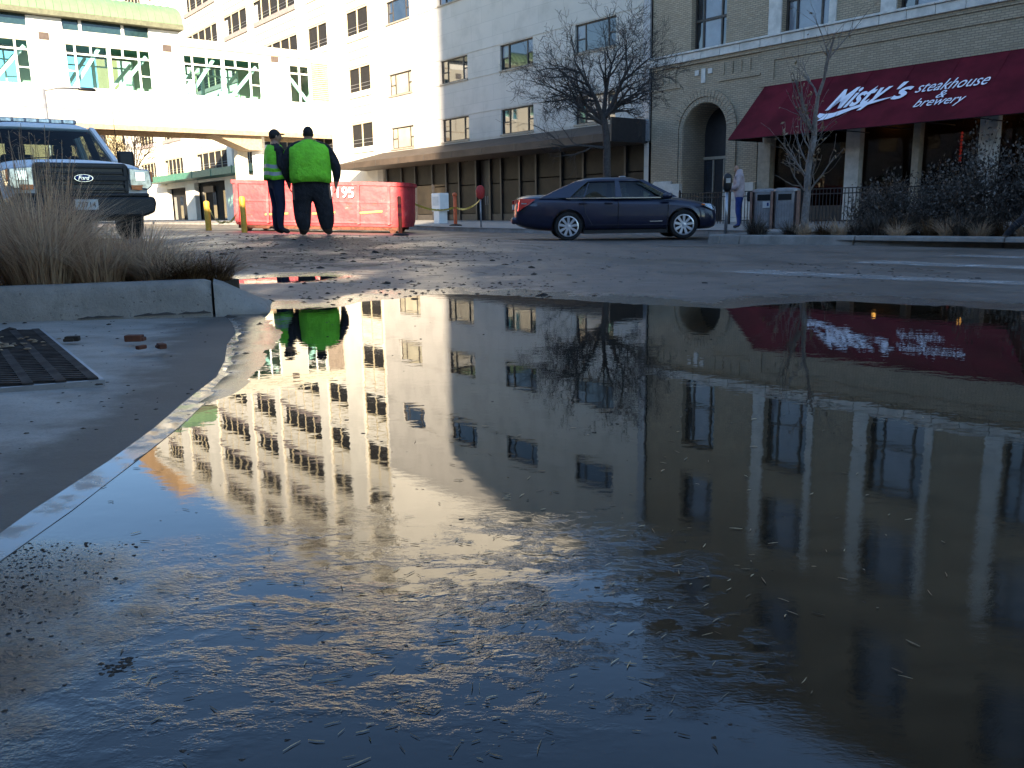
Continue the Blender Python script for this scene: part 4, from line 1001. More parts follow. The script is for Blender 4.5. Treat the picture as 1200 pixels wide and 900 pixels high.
for wx, front in ((SX - .08, True), (SX - SD + .08, False)):
    for (a, b) in groups:
        L = b - a; w = MB(SO)
        small = L < 2
        mx = [a, (a+b)/2, b] if small else [a, a + .115*L, a + .295*L, (a+b)/2, a + .665*L, a + .855*L, b]
        for i, x in enumerate(mx):
            t = .11 if (not small and i == 3) else .05
            lo, hi = x - t, x + t
            if i == 0: lo, hi = x, x + .07
            if i == len(mx) - 1: lo, hi = x - .07, x
            zlo = 10.12 if (not small and i in (2, 4)) else 8.15
            w.box(wx - .05, wx + .05, lo, hi, zlo, 10.56)
        w.box(wx - .045, wx + .045, a + .07, b - .07, 10.03, 10.12); w.box(wx - .045, wx + .045, a + .07, b - .07, 8.15, 8.21)
        if not small:
            w.box(wx - .04, wx + .04, a + .07, mx[1] - .05, 9.06, 9.13); w.box(wx - .04, wx + .04, mx[5] + .05, b - .07, 9.06, 9.13)
        win = w.build('window', M['sky_white'], sk)
        cells = []
        for i in range(len(mx) - 1): cells.append((mx[i], mx[i+1], 10.12, 10.53))
        if small: cells += [(mx[i], mx[i+1], 8.2, 10.03) for i in range(2)]
        else: cells += [(mx[0], mx[1], 8.2, 9.06), (mx[0], mx[1], 9.13, 10.03), (mx[1], mx[3], 8.2, 10.03), (mx[3], mx[5], 8.2, 10.03), (mx[5], mx[6], 8.2, 9.06), (mx[5], mx[6], 9.13, 10.03)]
        for (p, q, c, d) in cells: MB(SO).quad((wx, p + .03, c), (wx, q - .03, c), (wx, q - .03, d), (wx, p + .03, d)).build('pane', M['sky_glass'], win)
        if small: segs = [((a, 10.0), (b, 8.2))]
        else: segs = [((a + .25, 8.05), (a + L*.40, 10.5)), ((a + L*.56, 8.05), (a + L*.96, 10.3))]
        for (p, q) in segs:
            MB(SO).bar((wx - .28 if front else wx + .28, p[0], p[1]), (wx - .28 if front else wx + .28, q[0], q[1]), .16, .2).build('truss_brace', M['sky_white'], sk)
lv = MB(SO)
for k in range(19): lv.add([(SX - .02, 27.36, 8.37 + k*.13), (SX - .02, 28.60, 8.37 + k*.13), (SX - .11, 28.60, 8.47 + k*.13), (SX - .11, 27.36, 8.47 + k*.13)], [(0, 1, 2, 3)])
lv.box(SX - .135, SX - .12, 27.36, 28.6, 8.35, 10.85); lv.build('louver', M['louver'], sk)
for (n, r) in ((23.7, .42),):
    MB(SO).lathe([(r, 0.1), (r, 5.0), (r + .06, 5.02), (r + .06, 5.9)], (SX - 1.5, n, 0), n=20).build('column', M['sky_white'], sk, smooth=True, angle=40)
MB(SO).box(SX - 3.4, SX - 2.7, 22.7, 23.4, .1, 5.86).build('column', M['sky_panel'], sk)
MB(SO).prism([(20.4, 5.86), (23.6, 5.86), (23.6, 4.95), (22.7, 4.95)], 'x', SX - 2.3, SX - .5).build('bracket', M['sky_soffit'], sk)
MB(SO).box(SX - 2.2, SX - .7, 1.2, 2.2, .05, 5.86).build('column', M['sky_panel'], sk)

# ---- far buildings closing the view
fb = gthing('far_building', 'tall tan building far down the street behind the skywalk', 'building', -128, 46, 0)
FO = (-128, 46, 0)
tmp = MB(); hl = [(36.5 + i*3.2, 38.3 + i*3.2, 5 + k*4.2, 7.4 + k*4.2) for i in range(4) for k in range(8)]
wall_mesh(tmp, 36.5 - 1.0, 60, 0, 41, 0, hl, .3); mb = MB(FO); mb.add([(-128 - v[1], v[0], v[2]) for v in tmp.v], tmp.f)
mb.box(-150, -128.4, 35.5, 60, 0, 40.9); mb.build('wall', M['tan_wall'], fb)
for (a, b, c, d) in hl: MB(FO).box(-128.36, -128.3, a, b, c, d).build('window', M['win_glass'], fb)
lb = gthing('low_building', 'pale yellow low building at the far end of the street', 'building', -124, 14, 0)
LO = (-124, 14, 0); tmp = MB(); hl = [(-8 + i*4.4, -5.6 + i*4.4, 2.2 + k*4.0, 4.6 + k*4.0) for i in range(10) for k in range(3)]
wall_mesh(tmp, -14, 35.2, 0, 13.2, 0, hl, .3); mb = MB(LO); mb.add([(-124 - v[1], v[0], v[2]) for v in tmp.v], tmp.f)
mb.box(-146, -124.4, -14, 35.2, 0, 13.1); mb.build('wall', M['pale_wall'], lb)
for (a, b, c, d) in hl: MB(LO).box(-124.36, -124.3, a, b, c, d).build('window', M['win_glass'], lb)

# ---- unseen buildings behind the viewer: tower inferred from its shadow, two added for light
def plain_block(name, label, x0, x1, n0, n1, h, mat_, sto=3.6):
    o = ((x0+x1)/2, (n0+n1)/2, 0); b = gthing(name, label, 'building', o[0], o[1], 0)
    mb = MB(o).box(x0, x1, n0, n1, -.4, h); mb.build('wall', mat_, b)
    MB(o).box(x0 - .02, x1 + .02, n0 - .02, n1 + .02, h - .6, h).build('cornice', M['lime'], b)
    me_ = MB().box(-.75, .75, -.05, .05, 0, 1.7).mesh('window', M['win_glass'])
    k = 0; z = 1.2
    while z + 2.4 < h:
        x = x0 + 1.6
        while x < x1 - 1: inst('window', me_, b, (x - o[0], n1 - o[1], z)); x += 3.4
        n = n0 + 1.6
        while n < n1 - 1: inst('window', me_, b, (x0 - o[0], n - o[1], z), (0, 0, R(90))); n += 3.4
        z += sto
    return b
_ct = 1 / math.tan(SUN_PHI); TN1 = -17.0; TX1 = -43.3 + (FN - TN1) * _ct
TH = 14.6 + .386 * (TX1 + 43.3)
plain_block('office_tower', 'tall stone office tower behind the viewer on the near corner', TX1, TX1 + 46, TN1, -3.5, TH, M['lime'])
plain_block('unseen_row', 'row of two storey shops behind the viewer', -62.0, -27.3, -26, -9.2, 10.0, M['lime'])  # added to keep bright low sky out of the shop window reflections
plain_block('shade_store', 'unseen low brick store added behind the viewer to shade the truck and workers', -27.0, 12.0, -26, -9.0, 10.4, M['brick'])  # added and sized to cast shade on the truck and workers

# ------------------------------------------------------------------ vehicles (local x = forward, y = left, z = up)
def mirror_ring(half): return half + [(x, -y, z) for (x, y, z) in reversed(half) if abs(y) > 1e-6]
def loft_body(name, stations, mat_, root, arches, sub=2):
    secs = []
    for (x, w, zb, zs, zt) in stations:
        half = [(x, 0, zb), (x, w*.86, zb), (x, w*.97, zb + .10), (x, w, zb + (zs-zb)*.42), (x, w*.985, zb + (zs-zb)*.74), (x, w*.94, zs), (x, w*.62, zt - (zt-zs)*.22), (x, 0, zt)]
        secs.append(mirror_ring(half))
    o = MB().loft(secs).build(name, mat_, None, smooth=True)
    o.modifiers.new('s', 'SUBSURF').levels = sub; bake(o)
    cut = MB()
    for (ax, az, r) in arches:
        for sgn in (-1, 1): cut.lathe([(r, sgn*.52), (r, sgn*1.3)], (ax, 0, az), 'y', 28, cap=True)
    c = cut.build('cutter', mat_); bm_ = o.modifiers.new('b', 'BOOLEAN'); bm_.object = c; bm_.operation = 'DIFFERENCE'; bm_.solver = 'EXACT'
    bake(o); bpy.data.objects.remove(c); o.parent = root
    o.data.polygons.foreach_set('use_smooth', [True]*len(o.data.polygons))
    try: o.data.set_sharp_from_angle(angle=R(38))
    except Exception: pass
    return o
def wheel(root, x, y, r, w, sgn, spokes, rimr, rim_mat, detail=True):
    wl = bpy.data.objects.new('wheel', None); COL.objects.link(wl); wl.parent = root; wl.location = (x, y, r); wl.empty_display_size = .1
    s = sgn
    MB().lathe([(rimr, -w/2), (r*.93, -w/2), (r, -w*.36), (r, w*.36), (r*.93, w/2), (rimr, w/2), (rimr*.97, w*.3)], axis='y', n=32).build('tyre', M['rubber'], wl, smooth=True, angle=35)
    m = MB(); m.lathe([(rimr, s*w*.46), (rimr*.90, s*w*.44), (rimr*.88, s*w*.1), (0.001, s*w*.08)], axis='y', n=32)
    m.build('rim_barrel', M['grille_black'] if detail else rim_mat, wl, smooth=True, angle=35)
    m = MB(); m.lathe([(rimr*1.0, s*w*.47), (rimr*.90, s*w*.49), (rimr*.88, s*w*.40)], axis='y', n=32)
    m.lathe([(rimr*.24, s*w*.30), (rimr*.22, s*w*.47), (.001, s*w*.49)], axis='y', n=16)
    for k in range(spokes):
        t = 2*math.pi*k/spokes + .15; ct, st = math.cos(t), math.sin(t); vs = []
        for (rr, hw, d) in ((rimr*.18, .022, .44), (rimr*.92, .033, .47)):
            for q in (-1, 1):
                for dd in (0, -.12): vs.append((ct*rr - st*hw*q, s*w*(d + dd), st*rr + ct*hw*q))
        m.add(vs, [(0,2,6,4),(1,5,7,3),(0,4,5,1),(2,3,7,6),(4,6,7,5),(0,1,3,2)])
    m.build('rim', rim_mat, wl, smooth=True, angle=30)
    return wl

# ---- sedan
cz = (bz(1.4, 21.2) + bz(4.2, 21.2)) / 2 + .012
car = thing('sedan', 'dark navy four door sedan parked nose-in beside the planted kerb', 'car', (2.74, 21.15, cz), R(1.0))
st = [(-2.63,.66,.44,.84,.90),(-2.57,.79,.36,.95,1.02),(-2.35,.87,.28,1.0,1.09),(-1.95,.905,.22,1.0,1.10),(-1.365,.92,.20,.985,1.08),(-.6,.92,.19,.955,1.03),
      (.2,.92,.19,.94,1.0),(.9,.915,.19,.93,1.0),(1.2,.905,.19,.92,.99),(1.6,.895,.20,.875,.94),(1.95,.86,.21,.79,.85),(2.14,.77,.23,.70,.76),(2.23,.58,.30,.58,.66)]
body = loft_body('body', st, M['navy'], car, [(-1.365, .335, .395), (1.365, .335, .395)])
def hull(levels, n=20):
    """rounded plan rings (x0, x1, half width, z)"""
    secs = []
    for (x0, x1, w, z, e) in levels:
        ring = []
        for k in range(n):
            t = 2*math.pi*(k + .5)/n; c, s = math.cos(t), math.sin(t)
            px = (x0+x1)/2 + (x1-x0)/2 * math.copysign(abs(c)**e, c); py = w * math.copysign(abs(s)**e, s); ring.append((px, py, z))
        secs.append(ring)
    return secs
MB().loft(hull([(-2.05, 1.22, .86, .95, .42), (-1.55, .80, .78, 1.17, .42), (-1.1, .42, .70, 1.36, .45), (-.98, .30, .66, 1.405, .5)], 36)).build('window_glass', M['sedan_glass'], car, smooth=True, angle=60)
for (x_, y_) in ((.05, .38), (.05, -.38), (-.85, .38), (-.85, -.38), (-.85, 0)):
    MB().box(x_ - .09, x_ + .07, y_ - .23, y_ + .23, .55, 1.08).build('seat_back', M['seat_tan'], car, bevel=.05)
    MB().box(x_ - .09, x_ + .01, y_ - .13, y_ + .13, 1.06, 1.22).build('headrest', M['seat_tan'], car, bevel=.04)
MB().box(.62, 1.05, -.75, .75, .80, .985).build('dashboard', M['seat'], car, bevel=.04)
MB().lathe([(.17, -.012), (.19, 0), (.17, .012)], (.55, .38, 1.0), 'x', 18).build('steering_wheel', M['seat'], car)
MB().loft(hull([(-1.24, .52, .715, 1.345, .45), (-1.10, .40, .69, 1.40, .48), (-.92, .22, .56, 1.452, .6), (-.6, -.1, .25, 1.468, .8)], 36)).build('roof', M['navy'], car, smooth=True)
for sgn in (-1, 1):
    s_ = sgn
    def pil(name, pts):
        mb = MB(); vs = [(x, y*s_, z) for x, y, z in pts]; n_ = len(vs); vs2 = [(x, (y-.035)*s_, z) for x, y, z in pts]
        mb.add(vs + vs2, [tuple(range(n_)), tuple(reversed(range(n_, 2*n_)))] + [(i, (i+1) % n_, n_+(i+1) % n_, n_+i) for i in range(n_)])
        return mb.build(name, M['navy'], car, smooth=False, bevel=.008)
    pil('rear_pillar', [(-2.05, .83, .99), (-1.33, .885, .99), (-1.10, .79, 1.20), (-.88, .715, 1.375), (-1.16, .70, 1.375), (-1.6, .76, 1.19)])
    pil('middle_pillar', [(-.26, .885, .985), (-.10, .885, .985), (-.16, .725, 1.385), (-.26, .725, 1.385)])
    pil('front_pillar', [(1.22, .84, .97), (1.06, .875, .97), (.28, .725, 1.385), (.42, .70, 1.385)])
    pil('quarter_divider', [(-1.02, .895, .985), (-.985, .895, .985), (-.86, .75, 1.33), (-.89, .75, 1.33)])
    MB().bar((-1.42, .893*s_, .978), (1.05, .888*s_, .966), .012, .022).build('belt_trim', M['chrome'], car)
    MB().bar((-.9, .918*s_, .36), (1.0, .913*s_, .345), .012, .018).build('sill_trim', M['navy'], car)
    for (pts) in ([(1.0, .90), (.98, .55), (.94, .25)], [(-.19, .925), (-.19, .5), (-.2, .22)], [(-1.0, .93), (-.96, .62), (-.8, .35)]):
        MB().tube([(x, (.925 if z < .8 else .905)*s_, z) for x, z in pts], .006, 4).build('door_seam', M['iron'], car)
    for x in (-.42, -1.22 + .2):
        MB().box(x - .10, x + .10, .905*s_ - .02, .905*s_ + .03, .845, .875).build('door_handle', M['navy'], car, bevel=.008)
    mir = MB().loft(hull([(.86, 1.02, .04, .95, .7), (.82, 1.06, .085, 1.0, .7), (.84, 1.06, .08, 1.06, .7), (.9, 1.02, .04, 1.09, .7)], 12)).build('side_mirror', M['navy'], car, smooth=True); mir.location = (0, .99*s_, -.02)
    MB().bar((.96, .9*s_, .97), (.94, .99*s_, .985), .06, .04).build('mirror_stalk', M['navy'], car)
    # lamps follow the corners
    t_ = MB().add([(-2.60, .60*s_, .70), (-2.625, .60*s_, .96), (-2.50, .86*s_, .99), (-2.14, .905*s_, .97), (-2.28, .905*s_, .86), (-2.42, .90*s_, .78), (-2.545, .85*s_, .70)], [(0,1,2,6), (6,2,3,4,5)])
    tl_ = t_.build('tail_light', M['lamp_red'], car, smooth=False); tl_.modifiers.new('t', 'SOLIDIFY').thickness = -.03 * s_
    MB().box(-2.47, -2.34, .895*s_ - .01, .895*s_ + .012, .86, .885).build('reverse_lens', M['lamp_clear'], tl_)
    h_ = MB().add([(2.215, .52*s_, .64), (2.19, .56*s_, .735), (2.02, .79*s_, .80), (1.80, .87*s_, .82), (1.88, .875*s_, .74), (2.06, .825*s_, .665)], [(0,1,2,5), (5,2,3,4)])
    hl_ = h_.build('headlight', M['lamp_clear'], car); hl_.modifiers.new('t', 'SOLIDIFY').thickness = -.03 * s_
    MB().box(1.78, 1.86, .872*s_ - .01, .872*s_ + .012, .775, .805).build('marker', M['lamp_amber'], hl_)
MB().box(-2.70, -2.50, -.72, .72, .40, .56).build('rear_bumper', M['navy'], car, bevel=.05)
MB().box(2.14, 2.245, -.42, .42, .42, .62).build('front_grille', M['chrome'], car, bevel=.02)
MB().box(-2.66, -2.60, -.25, .25, .74, .86).build('number_plate', M['plate'], car)
MB().bar((.55, -.925, .42), (.85, -.923, .425), .01, .02).build('door_badge', M['chrome'], car)
MB().box(-.05, .10, -.08, .08, 1.465, 1.50).build('roof_fitting', M['steel'], car, bevel=.012)
for (x, sgn) in ((-1.365, -1), (1.365, -1), (-1.365, 1), (1.365, 1)): wheel(car, x, sgn*.79, .332, .22, sgn, 9, .243, M['alloy'])
MB().box(-1.0, 1.0, -.8, .8, .15, .3).build('underbody', M['black_plastic'], car)

# ---- pickup truck
tp = g2w(-14.0, 2.95); tz = gz(tp.x, tp.y) + .01
tk = thing('pickup_truck', 'white pickup truck with black grille and a light bar on its roof', 'pickup truck', (tp.x, tp.y, tz), GA)
st = [(.02,.86,.62,1.04,1.10),(-.06,.95,.50,1.10,1.17),(-.35,.985,.42,1.13,1.22),(-.95,.995,.40,1.16,1.26),(-1.55,.995,.40,1.19,1.29),(-1.75,.995,.40,1.20,1.30),(-2.2,.995,.40,1.22,1.27),(-3.2,.995,.40,1.24,1.27),(-3.75,.99,.42,1.24,1.27),(-4.6,.99,.45,1.24,1.27),(-5.5,.985,.50,1.23,1.26),(-5.62,.95,.55,1.18,1.22)]
loft_body('body', st, M['truck_white'], tk, [(-.98, .40, .47), (-4.55, .40, .47)], 2)
# cab frame: roof, pillars, glass
MB().loft(hull([(-3.62, -2.28, .74, 1.80, .35), (-3.60, -2.32, .73, 1.87, .38), (-3.5, -2.45, .62, 1.925, .45), (-3.3, -2.7, .4, 1.94, .6)], 32)).build('roof', M['truck_white'], tk, smooth=True)
WB = [(-1.62, .86, 1.26), (-2.30, .70, 1.82)]
ws = MB(); N = 8
for i in range(N):
    u0, u1 = -1 + 2*i/N, -1 + 2*(i+1)/N
    f = lambda u: [( -1.50 - .13*u*u, .86*u, 1.265), (-2.24 - .08*u*u, .70*u, 1.835)]
    a, b = f(u0), f(u1); ws.quad(a[0], b[0], b[1], a[1])
ws.build('windshield', M['car_glass'], tk, smooth=True)
for s_ in (-1, 1):
    MB().bar((-1.60, .875*s_, 1.25), (-2.33, .715*s_, 1.84), .075, .09).build('front_pillar', M['truck_white'], tk)
    MB().bar((-2.75, .89*s_, 1.25), (-2.80, .725*s_, 1.84), .07, .12).build('middle_pillar', M['black_plastic'], tk)
    MB().bar((-3.68, .89*s_, 1.24), (-3.60, .71*s_, 1.84), .09, .12).build('rear_pillar', M['truck_white'], tk)
    MB().add([(-1.66, .885*s_, 1.26), (-3.62, .895*s_, 1.26), (-3.56, .725*s_, 1.82), (-2.36, .72*s_, 1.82)], [(0,1,2,3)]).build('side_window', M['car_glass'], tk)
    MB().add([(-1.58, .80*s_, 1.262), (-1.58, .93*s_, 1.20), (-3.70, .95*s_, 1.22), (-3.70, .83*s_, 1.272)], [(0,1,2,3)]).build('window_ledge', M['truck_white'], tk)
    # seats with headrests
    MB().box(-3.0, -2.45, .12*s_ if s_ > 0 else -.62, .62 if s_ > 0 else -.12, .75, 1.15).build('seat', M['seat'], tk, bevel=.06)
    MB().box(-3.05, -2.9, (.37*s_) - .24, (.37*s_) + .24, 1.1, 1.44).build('seat_back', M['seat'], tk, bevel=.06)
    MB().box(-3.06, -2.94, (.37*s_) - .15, (.37*s_) + .15, 1.42, 1.63).build('headrest', M['seat'], tk, bevel=.05)
    # mirrors
    mb = MB().box(-1.93, -1.80, 1.11*s_ - .13, 1.11*s_ + .13, 1.20, 1.46); mb.build('side_mirror', M['black_plastic'], tk, bevel=.035)
    MB().bar((-1.85, .88*s_, 1.25), (-1.86, 1.02*s_, 1.30), .06, .07).build('mirror_stalk', M['black_plastic'], tk)
    # headlights
    hl_ = MB().prism([(.64*s_, .80), (.64*s_, 1.09), (.95*s_, 1.06), (.975*s_, .82), (.90*s_, .76)], 'x', -.30, .055).build('headlight', M['lamp_clear'], tk, bevel=.02)
    MB().prism([(.665*s_, .765), (.66*s_, .83), (.83*s_, .83), (.80*s_, .755)], 'x', -.1, .072).build('turn_lamp', M['lamp_amber'], hl_)
    MB().prism([(.925*s_, .90), (.925*s_, 1.04), (.985*s_, 1.03), (.992*s_, .88)], 'x', -.28, .035).build('side_marker', M['lamp_amber'], hl_)
    MB().box(.05, .062, .80*s_ - .075, .80*s_ + .075, .885, 1.03).build('lamp_bowl', M['chrome'], hl_, bevel=.01)
    MB().box(.045, .075, .30*s_-.05, .30*s_+.05, .52, .58).build('tow_hook', M['black_plastic'], tk)
MB().add([(-3.66, -.80, 1.30), (-3.66, .80, 1.30), (-3.60, .66, 1.80), (-3.60, -.66, 1.80)], [(0,1,2,3)]).build('rear_window', M['car_glass'], tk)
MB().box(-3.72, -3.66, -.86, .86, 1.0, 1.40).build('cab_back', M['truck_white'], tk); MB().box(-3.64, -3.60, -.84, .84, 1.0, 1.41).build('rear_trim', M['seat'], tk); MB().box(-3.64, -3.59, -.72, .72, 1.66, 1.82).build('rear_header', M['seat'], tk); MB().box(-3.55, -2.40, -.66, .66, 1.76, 1.80).build('headliner', M['seat'], tk)
MB().box(-1.95, -1.62, -.84, .84, 1.16, 1.285).build('dashboard', M['seat'], tk, bevel=.03)
g_ = MB().prism([(-.62, .70), (-.64, 1.10), (-.60, 1.145), (.60, 1.145), (.64, 1.10), (.62, .70)], 'x', -.12, .06).build('grille', M['grille_black'], tk, bevel=.02)
for z in (.765, .85, 1.00, 1.085): MB().box(.055, .085, -.57, .57, z - .018, z + .018).build('grille_bar', M['black_plastic'], g_, bevel=.008)
MB().box(.052, .095, -.60, .60, .885, .965).build('grille_bar', M['black_plastic'], g_, bevel=.012)
for y in (-.585, .585): MB().box(.055, .088, y - .03, y + .03, .73, 1.11).build('grille_bar', M['black_plastic'], g_, bevel=.01)
bd = MB(); bd.lathe([(.001, .022), (.104, .022), (.118, .012), (.118, 0)], axis='x', n=28); me_ = bd.mesh('badge', M['blue_badge'], True); me_.transform(Matrix.Diagonal((1, 1, .42, 1)))
b_o = inst('badge', me_, g_, (.094, 0, .925))
me_ = MB().lathe([(.118, .018), (.128, .018), (.128, 0)], axis='x', n=28).mesh('badge_ring', M['chrome']); me_.transform(Matrix.Diagonal((1, 1, .42, 1))); inst('badge_ring', me_, b_o)
me_ = fit_text("Ford", M['chrome'], .155, .058, .35, .006, .003); me_.transform(Matrix(((0,0,1,0),(1,0,0,0),(0,1,0,0),(0,0,0,1)))); inst('badge_script', me_, b_o, (.026, -.077, -.026))
MB().prism([(-.98, .66), (-1.0, .56), (-.97, .42), (-.8, .36), (.8, .36), (.97, .42), (1.0, .56), (.98, .66)], 'x', -.45, .11).build('bumper', M['black_plastic'], tk, bevel=.04)
MB().box(-.2, .11, -.90, .90, .655, .71).build('bumper_step', M['black_plastic'], tk, bevel=.02)
pl = MB().box(.108, .122, -.155, .155, .47, .62).build('number_plate', M['plate'], tk)
me_ = fit_text("78714", M['ink'], .24, .075, 0, .004, .002); me_.transform(Matrix(((0,0,1,0),(1,0,0,0),(0,1,0,0),(0,0,0,1)))); inst('plate_number', me_, pl, (.125, -.12, .505))
lb_ = MB().box(-3.05, -2.78, -.60, .60, 1.955, 2.035).build('light_bar', M['steel_grey'], tk, bevel=.025)
for k in range(6): MB().box(-2.79, -2.765, -.56 + k*.19, -.41 + k*.19, 1.97, 2.02).build('light_lens', M['lamp_clear'], lb_)
for y in (-.45, 0, .45): MB().box(-2.97, -2.86, y - .05, y + .05, 1.90, 1.96).build('light_bar_foot', M['black_plastic'], lb_)
MB().bar((-1.6, -.25, 1.285), (-2.02, .30, 1.62), .012, .012).build('wiper', M['black_plastic'], tk) if False else MB().bar((-1.545, -.55, 1.288), (-1.60, .15, 1.33), .014, .014).build('wiper', M['black_plastic'], tk)
MB().tube([(-1.35, .86, 1.2), (-1.42, .87, 2.05)], .005, 4).build('aerial', M['iron'], tk)
for (x, s_) in ((-.98, 1), (-.98, -1), (-4.55, 1), (-4.55, -1)): wheel(tk, x, s_*.84, .395, .27, s_, 6, .24, M['steel'])
MB().box(-5.0, -.3, -.75, .75, .30, .5).build('chassis', M['black_plastic'], tk)

# ------------------------------------------------------------------ people
def skin_figure(name, nodes, edges, mat_pick, mats, root, sub=2, rootnode='pelvis'):
    names = list(nodes); ix = {n: i for i, n in enumerate(names)}
    me = bpy.data.meshes.new(name); me.from_pydata([nodes[n][0] for n in names], [(ix[a], ix[b]) for a, b in edges], [])
    o = bpy.data.objects.new(name, me); COL.objects.link(o)
    o.modifiers.new('skin', 'SKIN').use_smooth_shade = True
    sv = me.skin_vertices[0].data
    for n in names:
        r = nodes[n][1]; sv[ix[n]].radius = r if hasattr(r, '__len__') else (r, r); sv[ix[n]].use_root = (n == rootnode)
    o.modifiers.new('sub', 'SUBSURF').levels = sub
    bake(o); me = o.data; me.materials.clear()
    for m in mats: me.materials.append(m)
    for p in me.polygons: p.material_index = mat_pick(p.center); p.use_smooth = True
    o.parent = root; return o
def hand_nodes(nd, ed, tag_, wrist, d, side, curl):
    """palm and five fingers; d = direction the hand points, side = thumb direction, curl = towards the palm"""
    w = Vector(wrist); d = Vector(d).normalized(); s = Vector(side).normalized(); c = Vector(curl).normalized()
    palm = w + d * .05; k = tag_ + 'palm'; nd[k] = (palm, (.034, .018)); ed.append((tag_ + 'wrist', k))
    for i, (off, L) in enumerate(((.030, .060), (.010, .068), (-.011, .062), (-.030, .050))):
        a = palm + s * off + d * .042; b = a + d * L * .55 + c * .012; e = b + d * L * .40 + c * .028
        for j, q in enumerate((a, b, e)): nd[f'{tag_}f{i}{j}'] = (q, .0088 - j * .001)
        ed += [(k, f'{tag_}f{i}0'), (f'{tag_}f{i}0', f'{tag_}f{i}1'), (f'{tag_}f{i}1', f'{tag_}f{i}2')]
    a = w + d * .03 + s * .036; b = a + s * .020 + d * .032 + c * .01; nd[tag_ + 't0'] = (a, .0105); nd[tag_ + 't1'] = (b, .0088); ed += [(k, tag_ + 't0'), (tag_ + 't0', tag_ + 't1')]

def head_details(root, c, yaw, hair_m, skin_m, cap=None):
    """face, ears and hair around the head centre c, looking along +y turned by yaw"""
    h = bpy.data.objects.new('head', None); COL.objects.link(h); h.parent = root; h.location = c; h.rotation_euler = (0, 0, yaw); h.empty_display_size = .1
    MB().ball((0, 0, 0), (.078, .098, .118), 16, 12).build('face', skin_m, h, smooth=True)
    MB().ball((0, .098, -.012), (.014, .020, .026), 8, 6).build('nose', skin_m, h, smooth=True)
    for s_ in (-1, 1):
        MB().ball((s_*.079, -.005, -.008), (.012, .022, .032), 8, 6).build('ear', skin_m, h, smooth=True)
        MB().ball((s_*.031, .085, .018), (.013, .010, .008), 8, 6).build('eye', M['ink'], h, smooth=True)
    MB().box(-.024, .024, .082, .094, -.062, -.054).build('mouth', M['redhood'], h)
    MB().ball((0, -.018, .030), (.088, .100, .102), 16, 10).build('hair' if not cap else 'cap', hair_m, h, smooth=True)
    if cap: MB().ball((0, .105, .045), (.07, .06, .012), 12, 6).build('cap_brim', hair_m, h, smooth=True)
    return h

# big worker, back to the viewer
wp = Vector((-3.40, 14.95)); wz = gz(*wp)
p2 = thing('person', 'broad worker in a plain bright green safety vest and black trousers, back turned', 'person', (wp.x, wp.y, wz + .01), R(13))
nd = {'pelvis': ((0, 0, .90), (.30, .24)), 'belly': ((0, .03, 1.10), (.31, .26)), 'chest': ((0, .01, 1.36), (.29, .21)), 'upper': ((0, -.01, 1.49), (.22, .145)), 'neck': ((0, 0, 1.575), .082), 'skull': ((0, .012, 1.68), (.082, .09)),
 'lsh': ((-.30, 0, 1.44), .105), 'lel': ((-.42, -.01, 1.16), .092), 'lfo': ((-.40, .06, 1.0), .070), 'lwrist': ((-.37, .12, .88), .038),
 'rsh': ((.30, 0, 1.44), .105), 'rel': ((.44, -.02, 1.15), .096), 'rfo': ((.445, .0, 1.0), .074), 'rwrist': ((.42, .03, .86), .038),
 'lhip': ((-.155, 0, .70), .205), 'lkn': ((-.175, .0, .42), .168), 'lca': ((-.175, -.02, .27), .150), 'lcu': ((-.165, -.02, .15), .128), 'lan': ((-.165, -.02, .075), .080), 'lto': ((-.20, .17, .05), .062),
 'rhip': ((.155, 0, .70), .205), 'rkn': ((.205, .0, .42), .168), 'rca': ((.22, -.02, .27), .152), 'rcu': ((.225, -.02, .15), .130), 'ran': ((.225, -.02, .075), .080), 'rto': ((.28, .17, .05), .062)}
ed = [('pelvis','belly'),('belly','chest'),('chest','upper'),('upper','neck'),('neck','skull'),('upper','lsh'),('lsh','lel'),('lel','lfo'),('lfo','lwrist'),('upper','rsh'),('rsh','rel'),('rel','rfo'),('rfo','rwrist'),
 ('pelvis','lhip'),('lhip','lkn'),('lkn','lca'),('lca','lan'),('lan','lto'),('pelvis','rhip'),('rhip','rkn'),('rkn','rca'),('rca','ran'),('ran','rto')]
hand_nodes(nd, ed, 'l', nd['lwrist'][0], (.05, .15, -1), (0, 1, 0), (1, 0, 0)); hand_nodes(nd, ed, 'r', nd['rwrist'][0], (-.02, .1, -1), (0, 1, 0), (-1, 0, 0))
def pick(c): return 3 if c.z < .095 else 2 if (abs(c.x) > .29 and c.z < .90 and c.y > -.2 and abs(c.x) > .30 and c.z > .6) or c.z > 1.575 else 0 if c.z > .94 else 1
skin_figure('body', nd, [e for e in ed if e not in (('lca','lan'), ('rca','ran'))] + [('lca','lcu'), ('lcu','lan'), ('rca','rcu'), ('rcu','ran')], pick, [M['black_cloth'], M['black_cloth'], M['skin'], M['shoe_brown']], p2)
def vest(root, rings, mats, pickf=None):
    secs = []
    for (z, cy, rx, ry) in rings: secs.append([(rx*math.copysign(abs(math.cos(t))**.62, math.cos(t)), cy + ry*math.copysign(abs(math.sin(t))**.75, math.sin(t)) + .009*math.sin(5*t + z*9) + .006*math.sin(11*t - z*14), z + .012*math.sin(3*t)) for t in [2*math.pi*k/36 for k in range(36)]])
    mb = MB()
    for i in range(len(secs) - 1): mb.m = pickf(i) if pickf else 0; mb.loft(secs[i:i+2], cap=False)
    o = mb.build('vest', mats, root, smooth=True, weld=True); o.modifiers.new('t', 'SOLIDIFY').thickness = .012; return o
